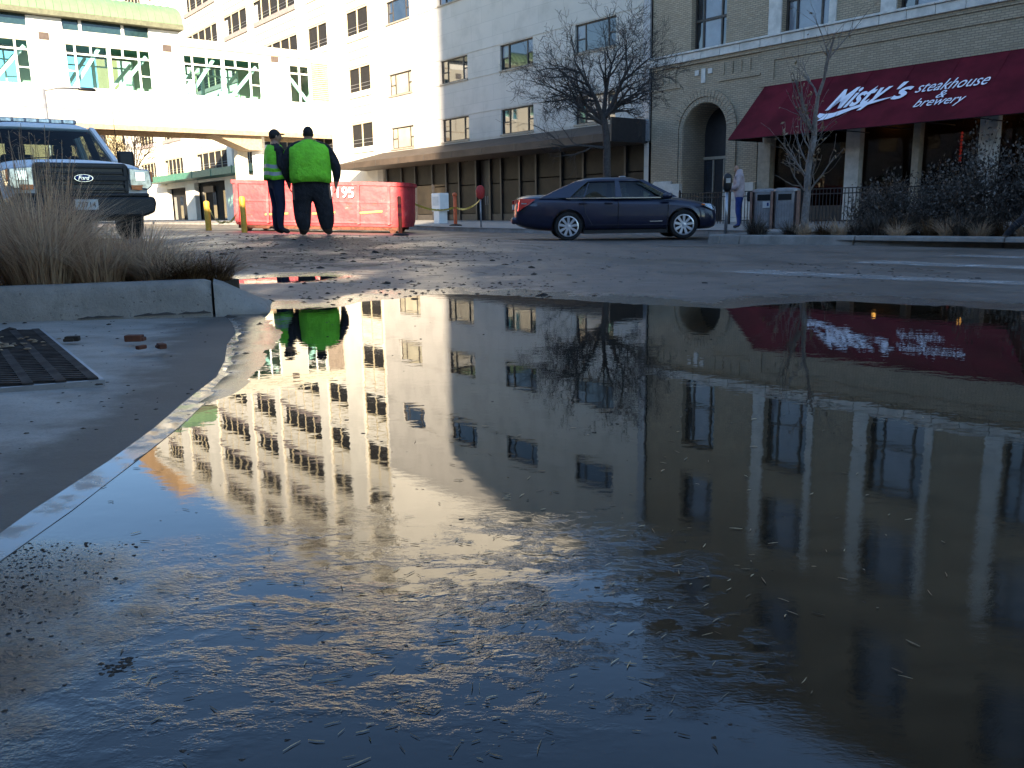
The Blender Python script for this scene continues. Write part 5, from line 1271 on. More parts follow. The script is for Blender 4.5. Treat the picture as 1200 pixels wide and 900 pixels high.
vest(p2, [(.88, .02, .345, .295), (1.0, .02, .355, .305), (1.15, .02, .352, .30), (1.32, .0, .342, .262), (1.45, -.005, .335, .21), (1.52, -.005, .285, .165), (1.57, 0, .17, .12), (1.59, 0, .11, .10)], [M['vest']])
head_details(p2, (0, .012, 1.685), R(6), M['hair'], M['skin'], cap=True)
# slimmer worker, turned towards the other
wp = Vector((-4.02, 15.0)); wz = gz(*wp)
p1 = thing('person', 'slim worker in a striped green safety vest and dark jeans, turned sideways', 'person', (wp.x, wp.y, wz + .01), R(-52))
nd = {'pelvis': ((0, 0, .93), (.165, .125)), 'belly': ((0, .02, 1.10), (.165, .135)), 'chest': ((0, .03, 1.33), (.18, .135)), 'upper': ((0, .02, 1.45), (.15, .10)), 'neck': ((0, .03, 1.53), .055), 'skull': ((0, .05, 1.63), (.072, .08)),
 'lsh': ((-.19, .02, 1.42), .07), 'lel': ((-.25, .06, 1.15), .060), 'lfo': ((-.19, .20, 1.10), .05), 'lwrist': ((-.07, .29, 1.12), .033),
 'rsh': ((.19, .02, 1.42), .07), 'rel': ((.245, .0, 1.14), .062), 'rfo': ((.21, .14, 1.06), .05), 'rwrist': ((.12, .27, 1.07), .033),
 'lhip': ((-.09, 0, .84), .115), 'lkn': ((-.085, .02, .49), .082), 'lca': ((-.085, -.01, .32), .070), 'lan': ((-.085, -.02, .09), .050), 'lto': ((-.10, .13, .04), .040),
 'rhip': ((.09, 0, .84), .115), 'rkn': ((.095, .03, .49), .082), 'rca': ((.095, .0, .32), .070), 'ran': ((.095, .0, .09), .050), 'rto': ((.115, .15, .04), .040)}
ed = [e for e in ed if not any(('f' in q and q[0] in 'lr' and len(q) == 4) or 'palm' in q or q in ('lt0','lt1','rt0','rt1') for q in e)]
base_edges = list(ed); ed = list(base_edges)
hand_nodes(nd, ed, 'l', nd['lwrist'][0], (.8, .4, .05), (0, 0, 1), (0, -1, 0)); hand_nodes(nd, ed, 'r', nd['rwrist'][0], (-.8, .4, .05), (0, 0, 1), (0, -1, 0))
def pick1(c): return 3 if c.z < .085 else 2 if c.z > 1.53 or (c.y > .24 and 1.0 < c.z < 1.25) else 0 if c.z > .93 else 1
skin_figure('body', nd, ed, pick1, [M['black_cloth'], M['jeans'], M['skin'], M['shoe']], p1)
vest(p1, [(.93, .0, .205, .17), (1.0, .005, .205, .172), (1.06, .01, .205, .175), (1.12, .015, .205, .178), (1.18, .02, .207, .18), (1.32, .025, .21, .172), (1.42, .02, .195, .14), (1.50, .02, .12, .10)], [M['vest'], M['vest_tape']], lambda i: 1 if i in (1, 3) else 0)
head_details(p1, (0, .055, 1.645), R(-10), M['hair'], M['skin'], cap=True)
# hooded pedestrian behind the parking meter
hp = g2w(-17.3, 20.6); 
p3 = thing('person', 'pedestrian in a mauve grey hooded jacket and blue jeans behind the parking meter', 'person', (6.48, 24.3, bz(6.48, 24.3) + .15), R(75))
nd3 = {k: (v[0], v[1]) for k, v in nd.items() if not (len(k) == 4 and k[1] == 'f' and k[2].isdigit()) and 'palm' not in k and k not in ('lt0','lt1','rt0','rt1')}
for k in ('pelvis','belly','chest','upper'): nd3[k] = (nd3[k][0], tuple(r * 1.28 for r in nd3[k][1]))
for k in ('lsh','rsh','lel','rel','lfo','rfo'): nd3[k] = (nd3[k][0], nd3[k][1] * 1.25)
nd3['skull'] = ((0, .04, 1.64), (.115, .125)); nd3['neck'] = ((0, .02, 1.53), .09)
ed3 = list(base_edges)
hand_nodes(nd3, ed3, 'l', nd3['lwrist'][0], (.8, .4, .05), (0, 0, 1), (0, -1, 0)); hand_nodes(nd3, ed3, 'r', nd3['rwrist'][0], (-.8, .4, .05), (0, 0, 1), (0, -1, 0))
skin_figure('body', nd3, ed3, lambda c: 3 if c.z < .085 else 2 if (c.y > .26 and 1.0 < c.z < 1.25) else 0 if c.z > .88 else 1, [M['hoodie'], M['jeans_blue'], M['skin'], M['shoe']], p3)
MB().ball((0, .11, 1.64), (.075, .06, .10), 12, 8).build('face', M['skin'], p3, smooth=True)
MB().box(-.24, -.10, -.36, -.20, .74, 1.02).build('rucksack', M['black_cloth'], p3, bevel=.05)
# walker stepping off at the crossing: only the trailing leg is in view
lp = Vector((8.84, 14.62)); lz = gz(*lp)
p4 = thing('person', 'walker in dark trousers striding past the planted kerb, trailing leg showing', 'person', (lp.x, lp.y, lz + .008), R(-92))
nd4 = {k: (Vector(v[0]) + Vector((0, .12, 0)), v[1]) for k, v in nd3.items() if not (k[0] in 'lr' and (k[1] in 'ft' and k[-1].isdigit() or 'palm' in k))}
for k, q in {'lhip': (-.09, .10, .84), 'lkn': (-.09, .0, .50), 'lca': (-.09, -.17, .36), 'lan': (-.09, -.34, .16), 'lto': (-.095, -.27, .035), 'rhip': (.09, .14, .84), 'rkn': (.09, .36, .52), 'rca': (.09, .44, .32), 'ran': (.09, .50, .09), 'rto': (.10, .66, .05)}.items(): nd4[k] = (Vector(q), nd4[k][1])
ed4 = list(base_edges)
hand_nodes(nd4, ed4, 'l', nd4['lwrist'][0], (.8, .4, .05), (0, 0, 1), (0, -1, 0)); hand_nodes(nd4, ed4, 'r', nd4['rwrist'][0], (-.8, .4, .05), (0, 0, 1), (0, -1, 0))
skin_figure('body', nd4, ed4, lambda c: 2 if (c.z < .085 or (c.y < -.22 and c.z < .2)) else 3 if c.z > 1.55 else 0 if c.z > .9 else 1, [M['black_cloth'], M['black_cloth'], M['shoe_brown'], M['skin']], p4)
head_details(p4, (0, .17, 1.645), 0, M['hair'], M['skin'])

# ------------------------------------------------------------------ street furniture
def on_ground_g(x, n, lift=0.0): p = g2w(x, n); return bz(p.x, p.y) + lift
# dumpsters: ribbed red roll-off boxes with sloping rounded ends
def dumpster(label, x0, x1, n0, H, number=None):
    L = x1 - x0; cx = (x0 + x1) / 2; z = on_ground_g(cx, n0 + 1.2)
    t = gthing('dumpster', label, 'dumpster', cx, n0 + 1.2, z, 'red dumpsters along the street')
    h = L / 2; W = 1.2; r = .55
    plan = []
    for (px, py, a0) in ((h - r, W - r, 0), (-h + .02, W - .02, 90), (-h + .02, -W + .02, 180), (h - r, -W + r, 270)):
        rr = r if abs(px - (h - r)) < 1e-6 else .02
        for k in range(7): a = R(a0 + 15*k); plan.append((px + rr*math.cos(a), py + rr*math.sin(a)))
    def ring(z_, s=1.0, inset=0.0): return [(x*s - inset*math.copysign(min(1, abs(x)/h), x), y - inset*math.copysign(1, y), z_) for x, y in plan]
    mb = MB(); mb.loft([ring(.22, 1, .05), ring(.42), ring(H)], cap=False); mb.add(ring(.22, 1, .05), [tuple(range(len(plan)))])
    mb.loft([ring(H), ring(H, 1, .07), ring(.5, 1, .07)], cap=False); mb.build('shell', M['dumpster'], t, smooth=True, angle=35)
    rim = MB().loft([ring(H - .10, 1, -.05), ring(H + .02, 1, -.05), ring(H + .02, 1, .06), ring(H - .10, 1, .06), ring(H - .10, 1, -.05)], cap=False); rim.build('top_rail', M['dumpster'], t)
    me_ = MB().box(-.045, .045, -W - .085, -W + .005, .30, H - .10).mesh('rib', M['dumpster'])
    k = max(4, int(L / .95))
    for i in range(k): inst('rib', me_, t, (-h + .15 + (L - r - .25) * i / (k - 1), 0, 0))
    for z_ in (.36, .62*H): MB().box(-h + .05, h - r, -W - .030, -W + .005, z_ - .035, z_ + .035).build('side_rail', M['dumpster'], t)
    MB().box(-h + .1, h - .3, -W + .1, -W + .35, .10, .24).build('skid', M['rust'], t); MB().box(-h + .1, h - .3, W - .35, W - .1, .10, .24).build('skid', M['rust'], t)
    wm = MB().lathe([(.001, -.08), (.13, -.08), (.13, .08), (.001, .08)], axis='y', n=14).mesh('roller', M['rust'])
    for (x, y) in ((h - .55, -W + .22), (-h + .4, -W + .22), (h - .55, W - .22), (-h + .4, W - .22)): inst('roller', wm, t, (x, y, .13))
    if number:
        me_ = fit_text(number, M['letter'], 1.15, .36, 0, .012, .004); me_.transform(Matrix(((1,0,0,0),(0,0,-1,0),(0,1,0,0),(0,0,0,1)))); inst('number', me_, t, (.02, -W - .092, H - .52))
    for q in range(3):
        x = -h + L * (.18 + q*.27); MB().quad((x, -W - .036, .55 + .05*q), (x + .8, -W - .036, .60 + .06*q), (x + .8, -W - .036, .66 + .06*q), (x, -W - .036, .61 + .05*q)).build('scrape', M['tape'], t)
    return t
dm = dumpster('red roll-off dumpster numbered in white beside the white office block canopy', -3.0, 3.0, 0, 1.70, '- 1195')
dm.location = (-6.45, 30.8, -.045); dm.rotation_euler = (0, R(1.9), R(-1.5)); dm['group'] = ''; del dm['group']
t = thing('debris_pile', 'pale rolled debris heaped in the dumpster', 'debris', (-8.55, 30.6, 1.42), 0)
mb = MB(); mb.tube([(-.5, -.3, .35), (.5, .1, .28)], .20, 10); mb.tube([(-.2, .2, .2), (.7, .4, .3)], .16, 10); mb.tube([(.5, -.3, .0), (.62, -.32, .72)], .10, 8)
mb.build('rolls', M['insul'], t, smooth=True, angle=50)
MB().box(-.65, 1.2, -.7, .9, -1.0, .12).build('fill', M['insul'], t, bevel=.1)

def post(name, label, cat, wx, wy, H, r, mat_, group=None, base=None, z=None):
    z = gz(wx, wy) if z is None else z
    t = thing(name, label, cat, (wx, wy, z), 0, group)
    MB().lathe([(r, -.05), (r, H - r*.6), (r*.8, H - r*.2), (r*.3, H)], n=14, cap=True).build('shaft', mat_, t, smooth=True, angle=40)
    if base: MB().lathe([(base, 0), (base, .03), (base*.7, .06), (r, .075)], n=14, cap=True).build('base', M['rubber'], t)
    return t
p = g2w(-31.9, 12.6); post('bollard', 'yellow bollard standing close in front of the red dumpster', 'bollard', -8.2, 26.6, 1.10, .09, M['yellow'], 'yellow bollards')
post('bollard', 'yellow bollard beyond the end of the dumpster, tape tied to it', 'bollard', -10.35, 29.6, 1.0, .10, M['yellow'], 'yellow bollards')
t = post('traffic_delineator', 'tall orange traffic delineator leaning at the rounded end of the dumpster', 'delineator', -3.16, 24.9, 1.12, .055, M['orange'], 'orange delineators', .24)
for z_ in (.55, .80): MB().lathe([(.058, z_), (.058, z_ + .09)], n=14).build('reflective_band', M['dumpster'], t)
p = g2w(-28.6, 19.6); t = post('traffic_delineator', 'orange traffic delineator on the pavement tied with caution tape', 'delineator', p.x, p.y, 1.25, .07, M['orange'], 'orange delineators', .26, bz(p.x, p.y) + .15)
MB().ball((0, 0, 1.22), (.10, .10, .09), 10, 6).build('knot', M['orange'], t)
# hooded meter
p = g2w(-25.9, 18.9)
t = thing('parking_meter', 'parking meter with a red bag tied over its head', 'parking meter', (p.x, p.y, bz(p.x, p.y) + .15))
MB().tube([(0, 0, -.02), (0, 0, 1.05)], .032, 10).build('post', M['steel_grey'], t, smooth=True)
MB().loft(hull([(-.05, .05, .05, 1.02, .8), (-.15, .15, .12, 1.12, .8), (-.17, .17, .14, 1.34, .8), (-.12, .12, .10, 1.48, .8), (-.03, .03, .03, 1.53, .9)], 14)).build('hood', M['redhood'], t, smooth=True)
MB().box(-.008, .008, -.15, .15, 1.2, 1.3).build('tie', M['dumpster'], t)
# bare meter at the bulb-out corner
p = g2w(-13.7, 17.0 + 1.55)
t = thing('parking_meter', 'grey parking meter on a pale pole at the corner of the planting bed', 'parking meter', (4.93, 19.55, bz(4.93, 19.55) + .12))
MB().tube([(0, 0, -.05), (0, 0, 1.0)], .035, 10).build('post', M['steel'], t, smooth=True)
MB().loft(hull([(-.05, .05, .05, .98, .6), (-.09, .09, .075, 1.04, .5), (-.10, .10, .08, 1.26, .5), (-.085, .085, .07, 1.34, .7), (-.03, .03, .03, 1.385, .9)], 14)).build('head', M['grille_black'], t, smooth=True)
MB().box(-.05, .05, -.088, -.075, 1.17, 1.27).build('display', M['steel'], t)
# caution tape
def ribbon(name, label, pts, w=.06, mat_=None, n=14, sag=.2):
    o = Vector(pts[0]); o.z -= 0; t = MB(o); seg = []
    for a, b in zip(pts[:-1], pts[1:]):
        a = Vector(a); b = Vector(b)
        for i in range(n + 1):
            u = i / n; q = a.lerp(b, u); q.z -= sag * 4 * u * (1 - u); seg.append((q, u))
    for i in range(len(seg) - 1):
        q, r_ = seg[i][0], seg[i+1][0]; tw = Vector((.4*math.sin(i*.8), .3*math.cos(i*.8), 1)).normalized() * w
        t.quad(q, r_, r_ + tw, q + tw)
    ob = t.build(name, mat_ or M['tape']); ob.location = o; ob.modifiers.new('t', 'SOLIDIFY').thickness = .002
    return tag(ob, label, 'tape')
a = g2w(-25.9, 18.9); b = g2w(-28.6, 19.6); c = Vector((-3.6, 31.2, 0))
ribbon('caution_tape', 'yellow caution tape strung from the red bagged meter to the orange post', [(a.x, a.y, bz(a.x,a.y) + 1.15), (b.x, b.y, bz(b.x,b.y) + .85), (c.x, c.y, .95)], .07)
ribbon('caution_tape', 'loose yellow tape drooping between the yellow bollards', [(-10.35, 29.6, .95), (-9.3, 28.2, .35), (-8.2, 26.6, 1.05)], .07, sag=.25)
# white box by the storefront
p = g2w(-33.0, 21.8); t = thing('news_box', 'small white box on legs beside the dumpster end', 'news box', (p.x, p.y, bz(p.x, p.y) + .15), GA)
MB().box(-.35, .35, -.25, .25, .55, 1.35).build('cabinet', M['sky_white'], t, bevel=.03); MB().box(-.22, .22, -.22, .22, 0, .56).build('pedestal', M['sky_white'], t); MB().box(-.25, .25, -.262, -.25, .8, 1.2).build('door', M['plate'], t)

# litter bins
def bin_(label, x, n, sign, rz=0):
    t = gthing('litter_bin', label, 'litter bin', x, n, on_ground_g(x, n, .15), 'steel litter bins', rz)
    mb = MB(); secs = []
    ring = lambda z_, w: [(w*math.copysign(abs(math.cos(2*math.pi*(k+.5)/20))**.45, math.cos(2*math.pi*(k+.5)/20)), w*math.copysign(abs(math.sin(2*math.pi*(k+.5)/20))**.45, math.sin(2*math.pi*(k+.5)/20)), z_) for k in range(20)]
    MB().loft([ring(.02, .29), ring(.98, .31)]).build('body', M['steel'], t, smooth=True, angle=40)
    MB().loft([ring(.985, .33), ring(1.04, .33), ring(1.08, .22)]).build('lid', M['steel_grey'], t, smooth=True, angle=40)
    MB().box(-.17, .17, -.328, -.30, .76, .92).build('opening', M['open_shade'], t)
    for x_ in (-.335, .335): MB().box(x_ - .03, x_ + .03, -.33, -.05, .0, 1.0).build('corner_post', M['binframe'], t)
    me_ = MB().box(-.006, .006, -.322, -.30, .06, .72).mesh('flute', M['steel_grey'])
    for k in range(7): inst('flute', me_, t, (-.21 + k*.07, 0, 0))
    if sign:
        s_ = MB().box(-.02, .17, -.335, -.325, .56, .74).build('notice', M['plate'], t); MB().box(.09, .14, -.3365, -.335, .61, .70).build('notice_mark', M['blue_badge'], s_)
    return t
bin_('steel litter bin with a white notice on its front', -14.55, 20.4, True, R(30)); bin_('plain steel litter bin with a fluted front beside the noticed one', -13.72, 20.2, False, R(26))

# iron patio railing
def railing(label, x0, x1, n, x_side=None):
    z0 = on_ground_g((x0+x1)/2, n, .15); t = gthing('iron_railing', label, 'railing', (x0+x1)/2, n, z0, 'black iron railings'); cx = (x0+x1)/2
    H = 1.12
    for z_ in (H, H - .16, .12): MB((cx, 0, 0)).box(x0, x1, -.018, .018, z_ - .018, z_ + .018).build('rail', M['iron'], t)
    k = int((x1-x0)/.125); me_ = MB().box(-.010, .010, -.010, .010, .02, H).mesh('bar', M['iron'])
    for i in range(k + 1): inst('bar', me_, t, (x0 - cx + (x1-x0)*i/k, 0, 0))
    pm = MB().box(-.03, .03, -.03, .03, -.02, H + .06).mesh('post', M['iron']); m = max(1, int(round((x1-x0)/2)))
    for i in range(m + 1): inst('post', pm, t, (x0 - cx + (x1-x0)*i/m, 0, 0)); MB((0,0,0)).ball((x0 - cx + (x1-x0)*i/m, 0, H + .09), .035, 8, 6).build('finial', M['iron'], t)
    return t
railing('black iron railing in front of the arched doorway', -21.6, -19.3, 25.0); railing('black iron patio railing behind the litter bins', -18.9, -14.0, 25.0); railing('black iron patio railing behind the dark shrubs', -13.8, -4.0, 25.0)

# curved arm street lamp before the skywalk
p = g2w(-38.0, 7.0)
t = thing('street_lamp', 'slim street lamp with a straight arm in front of the skywalk', 'street lamp', (p.x, p.y, bz(p.x, p.y)), GA)
MB().tube([(0, 0, 0), (0, 0, 5.35)], [.085, .06], 10).build('pole', M['steel_grey'], t, smooth=True)
MB().tube([(0, -.02, 5.3), (0, .5, 5.42), (0, 1.25, 5.44)], [.05, .045, .04], 8).build('arm', M['steel_grey'], t, smooth=True)
MB().loft(hull([(-.10, .10, .30, 5.38, .7), (-.12, .12, .36, 5.44, .7), (-.06, .06, .25, 5.50, .8)], 14)).build('lamp_head', M['grille_black'], t, smooth=True).location = (0, 1.55, 0)

# ------------------------------------------------------------------ trees and planting
def branch_tree(seed, base, H, trunk_r, levels, spread, n_limb, lean=(0, 0), fork_z=.35, twig=.004, shape=None, gravity=0.0, nsub=(5, 5, 4)):
    rng = random.Random(seed); trunk = MB(); crown = MB()
    base = Vector(base); p = Vector((0, 0, 0)); pts = [p.copy()]; rs = [trunk_r * 1.25]; nseg = 7
    d = Vector((lean[0], lean[1], 1)).normalized()
    for i in range(nseg):
        d = (d + Vector((rng.uniform(-.10, .10), rng.uniform(-.10, .10), .05))).normalized()
        p = p + d * (H * fork_z / nseg); pts.append(p.copy()); rs.append(trunk_r * (1 - .30 * (i + 1) / nseg))
    trunk.tube(pts, rs, 10)
    def grow(p, d, L, r, lev):
        n = 5 if lev == 0 else 4 if lev < 3 else 3; pts = [p.copy()]; rs = [r]; dirs = [d]
        for i in range(n):
            j = .16 + .06 * lev
            d = (d + Vector((rng.uniform(-j, j), rng.uniform(-j, j), rng.uniform(-j*.8, j) - gravity * lev))).normalized()
            p = p + d * (L / n); pts.append(p.copy()); rs.append(max(twig, r * (1 - .75 * (i + 1) / n))); dirs.append(d)
        crown.tube(pts, rs, 6 if lev == 0 else 4 if lev == 1 else 3, cap=False)
        if lev < levels:
            m = nsub[min(lev, len(nsub) - 1)]
            for k in range(m):
                u = .22 + .78 * (k + rng.random()) / m; i = min(n, max(1, int(u * n + .5))); q = pts[i]; dd = dirs[i]
                ax = dd.cross(Vector((rng.uniform(-1, 1), rng.uniform(-1, 1), rng.uniform(-1, 1)))).normalized()
                nd_ = (dd * math.cos(R(spread)) + ax * math.sin(R(spread * rng.uniform(.7, 1.3)))).normalized()
                grow(q, nd_, L * rng.uniform(.45, .72), max(twig, rs[i] * .72), lev + 1)
    return trunk, crown, pts, rs, grow, rng
def finish_tree(name, label, base, trunk, crown, mt, mc, extra=None, group=None):
    t = thing(name, label, 'tree', base, 0, group); trunk.build('trunk', mt, t, smooth=True); crown.build('crown', mc, t, smooth=True)
    return t
# big honey locust on the pavement behind the sedan
bp = g2w(-20.0, 19.6); bb = (bp.x, bp.y, bz(bp.x, bp.y) + .14)
tr, crn, pts, rs, grow, rng = branch_tree(11, bb, 7.2, .15, 4, 40, 6, lean=(-.03, 0), fork_z=.49, nsub=(7, 5, 4, 4))
tip = pts[-1]
limbs = [((-.75, .1, .75), 1.95, .085), ((-.35, -.3, 1.0), 2.1, .09), ((.15, .35, 1.0), 2.05, .085), ((.70, -.1, .85), 2.05, .09), ((.95, .2, .55), 1.75, .07), ((-.1, .6, .8), 1.8, .07), ((-.98, -.2, .55), 1.75, .07), ((.4, -.5, .7), 1.7, .06)]
for (d, L, r) in limbs: grow(tip - Vector((0, 0, rng.uniform(0, .25))), Vector(d).normalized(), L, r, 0)
grow(pts[-3], Vector((-1.0, -.1, .30)).normalized(), 1.9, .055, 1)
finish_tree('bare_tree', 'bare spreading tree on the pavement behind the navy sedan', bb, tr, crn, M['bark'], M['bark'])
# slim young tree in the bed with a few dead leaves
bb = (6.22, 18.1, bz(6.22, 18.1) + .10)
tr, crn, pts, rs, grow, rng = branch_tree(5, bb, 4.1, .085, 2, 34, 5, fork_z=.52, nsub=(4, 4, 3))
P_ = pts
for i in range(3, len(P_)):
    for k in range(3):
        a = rng.uniform(0, 6.28); grow(P_[i], Vector((math.cos(a), math.sin(a), 1.5)).normalized(), rng.uniform(.7, 1.2), .022, 1)
grow(P_[-1], Vector((.05, 0, 1)), 1.9, .055, 0); grow(P_[-1], Vector((-.25, .1, 1)).normalized(), 1.4, .035, 1)
t = finish_tree('young_tree', 'slender young tree with a few dead leaves beside the litter bins', bb, tr, crn, M['bark_pale'], M['bark_pale'])
lf = MB(); vs_ = crn.v
for k in range(230):
    q = Vector(vs_[rng.randrange(len(vs_))]); s = rng.uniform(.025, .055); u = Vector((rng.uniform(-1,1), rng.uniform(-1,1), rng.uniform(-1,1))).normalized(); v = u.cross(Vector((rng.uniform(-1,1), rng.uniform(-1,1), .3))).normalized()
    if q.z > 3.2 and rng.random() < .6: continue
    lf.add([q, q + u*s + v*s*.5, q + u*s*2, q + u*s - v*s*.5], [(0, 1, 2, 3)])
lf.build('leaves', M['leaf_dead'], t); 
# far sunlit bare tree beside the truck
def far_tree(seed, x, n, H, label):
    p = g2w(x, n); bb = (p.x, p.y, bz(p.x, p.y) + .14)
    tr, crn, pts, rs, grow, rng = branch_tree(seed, bb, H, .12, 3, 30, 6, fork_z=.30, twig=.012, nsub=(5, 4, 3))
    for k in range(7): a = rng.uniform(0, 6.28); grow(pts[-1 - (k % 3)], Vector((.55*math.cos(a), .55*math.sin(a), 1)).normalized(), H*.48, .06, 0)
    grow(pts[-1], Vector((0, 0, 1)), H*.62, .08, 0)
    return finish_tree('street_tree', label, bb, tr, crn, M['bark_warm'], M['bark_warm'])
far_tree(3, -64.0, 17.0, 6.6, 'sunlit bare street tree beyond the pickup truck'); far_tree(9, -96, 21.0, 7.5, 'distant bare street tree by the garage shop fronts')

def grass_clump(rng, n, H, R_, droop=.6, w=.006):
    mb = MB()
    for k in range(n):
        a = rng.uniform(0, 6.283); r0 = R_ * .28 * math.sqrt(rng.random()); p = Vector((r0*math.cos(a), r0*math.sin(a), 0))
        b = a + rng.uniform(-.7, .7); out = Vector((math.cos(b), math.sin(b), 0)); L = H * rng.uniform(.55, 1.1); k_ = rng.uniform(.15, 1.0) * droop
        q = []; 
        for u in (0, .35, .7, 1.0): q.append(p + out * (R_ * 1.1 * k_ * u * u + .04 * u) + Vector((0, 0, L * (u - .42 * k_ * u * u))))
        sd = Vector((-out.y, out.x, 0)); ww = [w, w*.9, w*.6, w*.15]; vs = []
        for pt, q_ in zip(q, ww): vs += [pt - sd*q_/2, pt + sd*q_/2]
        mb.add(vs, [(0,1,3,2), (2,3,5,4), (4,5,7,6)])
    return mb
GROUPG = 'dry ornamental grasses behind the near kerb'
rng = random.Random(21); meshes = []
for k in range(4): meshes.append(grass_clump(rng, 480, (.62, .70, .78, .5)[k], (.56, .62, .58, .5)[k], .95, .0056).mesh('blades', M['grass_dry']))
seedh = []
for k in range(2):
    mb = MB()
    for i in range(16):
        a = rng.uniform(0, 6.28); L = rng.uniform(.75, 1.05); o_ = Vector((math.cos(a), math.sin(a), 0)) * rng.uniform(.05, .28)
        pts = [o_*.2, o_*.6 + Vector((0,0,L*.5)), o_ + Vector((0,0,L))]; mb.tube(pts, [.003, .0022, .0015], 3, cap=False)
        for j in range(16):
            q = pts[1].lerp(pts[2], .35 + .65*j/16); v = Vector((rng.uniform(-1,1), rng.uniform(-1,1), rng.uniform(-.2,1))).normalized()*rng.uniform(.015,.05); mb.add([q, q + v + Vector((.002,0,0)), q + v - Vector((.002,0,0))], [(0,1,2)])
    seedh.append(mb.mesh('seed_stalks', M['grass_dry']))
spots = [(-2.05, 5.00, 3, .95, 0), (-2.30, 5.28, 1, .9, 1), (-2.62, 4.80, 2, 1.0, 1), (-2.9, 5.15, 1, 1.08, 1), (-3.2, 4.72, 0, 1.15, 1), (-3.45, 5.2, 2, 1.05, 1), (-3.85, 4.7, 1, 1.1, 0), (-4.1, 5.3, 2, 1.1, 1), (-2.35, 4.86, 0, .8, 0), (-3.0, 5.7, 1, 1.0, 1), (-2.55, 5.55, 3, .95, 0), (-4.6, 4.9, 1, 1.15, 0)]
for i, (x, y, k, s, sh) in enumerate(spots):
    lab = 'low dry grass tuft at the tapered end of the kerb' if i == 0 else 'tall clump of dry ornamental grass behind the near kerb'
    t = thing('ornamental_grass', lab, 'grass', (x, y, .16), rng.uniform(0, 6.28), GROUPG)
    sc = {0: .55, 1: .62, 8: .66, 10: .6, 2: .9}.get(i, s * .92)
    inst('blades', meshes[k], t, scale=(s, s, sc))
    if sh and i not in (1,): inst('seed_stalks', seedh[i % 2], t, scale=(s, s, s * .85))
m3 = grass_clump(rng, 420, .20, .34, .9, .004).mesh('blades', M['grass_rust'])
for (x, y) in ((-1.86, 4.92), (-1.78, 5.12), (-2.0, 5.2)):
    t = thing('grass_tuft', 'short rusty dry grass tuft near the end of the kerb', 'grass', (x, y, .16), rng.uniform(0, 6), 'short tufts near the kerb end'); inst('blades', m3, t)

# shrubs and grasses of the far bed
def shrub_mesh(rng, H, Rr, nl):
    tw = MB(); lf = MB()
    for i in range(64):
        a = rng.uniform(0, 6.28); b = rng.uniform(.1, 1.0); d = Vector((math.cos(a)*b, math.sin(a)*b, 1)).normalized(); L = H * rng.uniform(.6, 1.08) * (1 - .25*b)
        p = Vector((rng.uniform(-.12,.12), rng.uniform(-.12,.12), 0)); pts = [p]
        for k in range(4):
            d = (d + Vector((rng.uniform(-.22,.22), rng.uniform(-.22,.22), rng.uniform(-.1,.15)))).normalized(); p = p + d * L / 4; pts.append(p)
        tw.tube(pts, [.008, .006, .005, .004, .002], 3, cap=False)
        for j in range(nl):
            u = rng.uniform(.15, 1) * 3.999; k = int(u); q = pts[k].lerp(pts[k+1], u - k) + Vector((rng.uniform(-.1,.1), rng.uniform(-.1,.1), rng.uniform(-.1,.1))) * Rr
            s = rng.uniform(.012, .028); uu = Vector((rng.uniform(-1,1), rng.uniform(-1,1), rng.uniform(-.6,1))).normalized(); vv = uu.cross(Vector((rng.uniform(-1,1), rng.uniform(-1,1), .4))).normalized()
            lf.add([q, q + uu*s + vv*s*.6, q + uu*s*2.1, q + uu*s - vv*s*.6], [(0,1,2,3)])
    return tw.mesh('stems', M['twig_dark']), lf.mesh('leaves', M['leaf_dark'])
M['twig_dark'] = mat('twig_dark', (.060, .047, .038), .85)
sh = [shrub_mesh(rng, 1.25, 1.2, 64), shrub_mesh(rng, 1.1, 1.2, 64), shrub_mesh(rng, .8, .9, 26)]
ss = [(-9.1, 17.3, 2, 1.15), (-8.2, 17.5, 1, .80), (-7.4, 17.0, 0, .95), (-6.5, 17.6, 0, 1.14), (-5.8, 17.0, 1, 1.12), (-5.1, 17.6, 0, 1.18), (-4.4, 16.9, 1, 1.08), (-3.7, 17.5, 0, 1.2), (-3.0, 16.9, 0, 1.15), (-2.2, 17.4, 0, 1.35), (-1.4, 17.0, 1, 1.4), (-.4, 17.4, 0, 1.3), (-9.7, 17.6, 2, .9), (-10.1, 17.9, 2, 1.0), (-9.3, 17.9, 1, .62), (-8.7, 18.1, 1, .74), (-6.9, 16.5, 2, .8), (-5.2, 16.4, 2, .85), (-3.6, 16.3, 2, .9), (-8.4, 16.6, 2, .7), (-2.0, 16.4, 2, 1.0)]
for i, (x, n, k, s) in enumerate(ss):
    p = g2w(x, n); lab = ('tall dark leafy shrub in the planted bed below the awning' if k < 2 else 'low dark shrub at the front of the planted bed')
    t = thing('shrub', lab, 'shrub', (p.x, p.y, bz(p.x, p.y) + .09), rng.uniform(0, 6), 'tall dark shrubs in the far bed' if k < 2 else 'low dark shrubs in the far bed')
    s *= 1.78 if k < 2 else 1.55
    inst('stems', sh[k][0], t, scale=(s*.78, s*.78, s)); inst('leaves', sh[k][1], t, scale=(s*.78, s*.78, s))
gm = [grass_clump(rng, 260, .42, .34, .9, .006).mesh('blades', M['grass_rust']), grass_clump(rng, 240, .36, .30, .9, .006).mesh('blades', M['grass_dry'])]
gmd = grass_clump(rng, 300, .40, .30, .8, .006).mesh('blades', M['leaf_dark'])
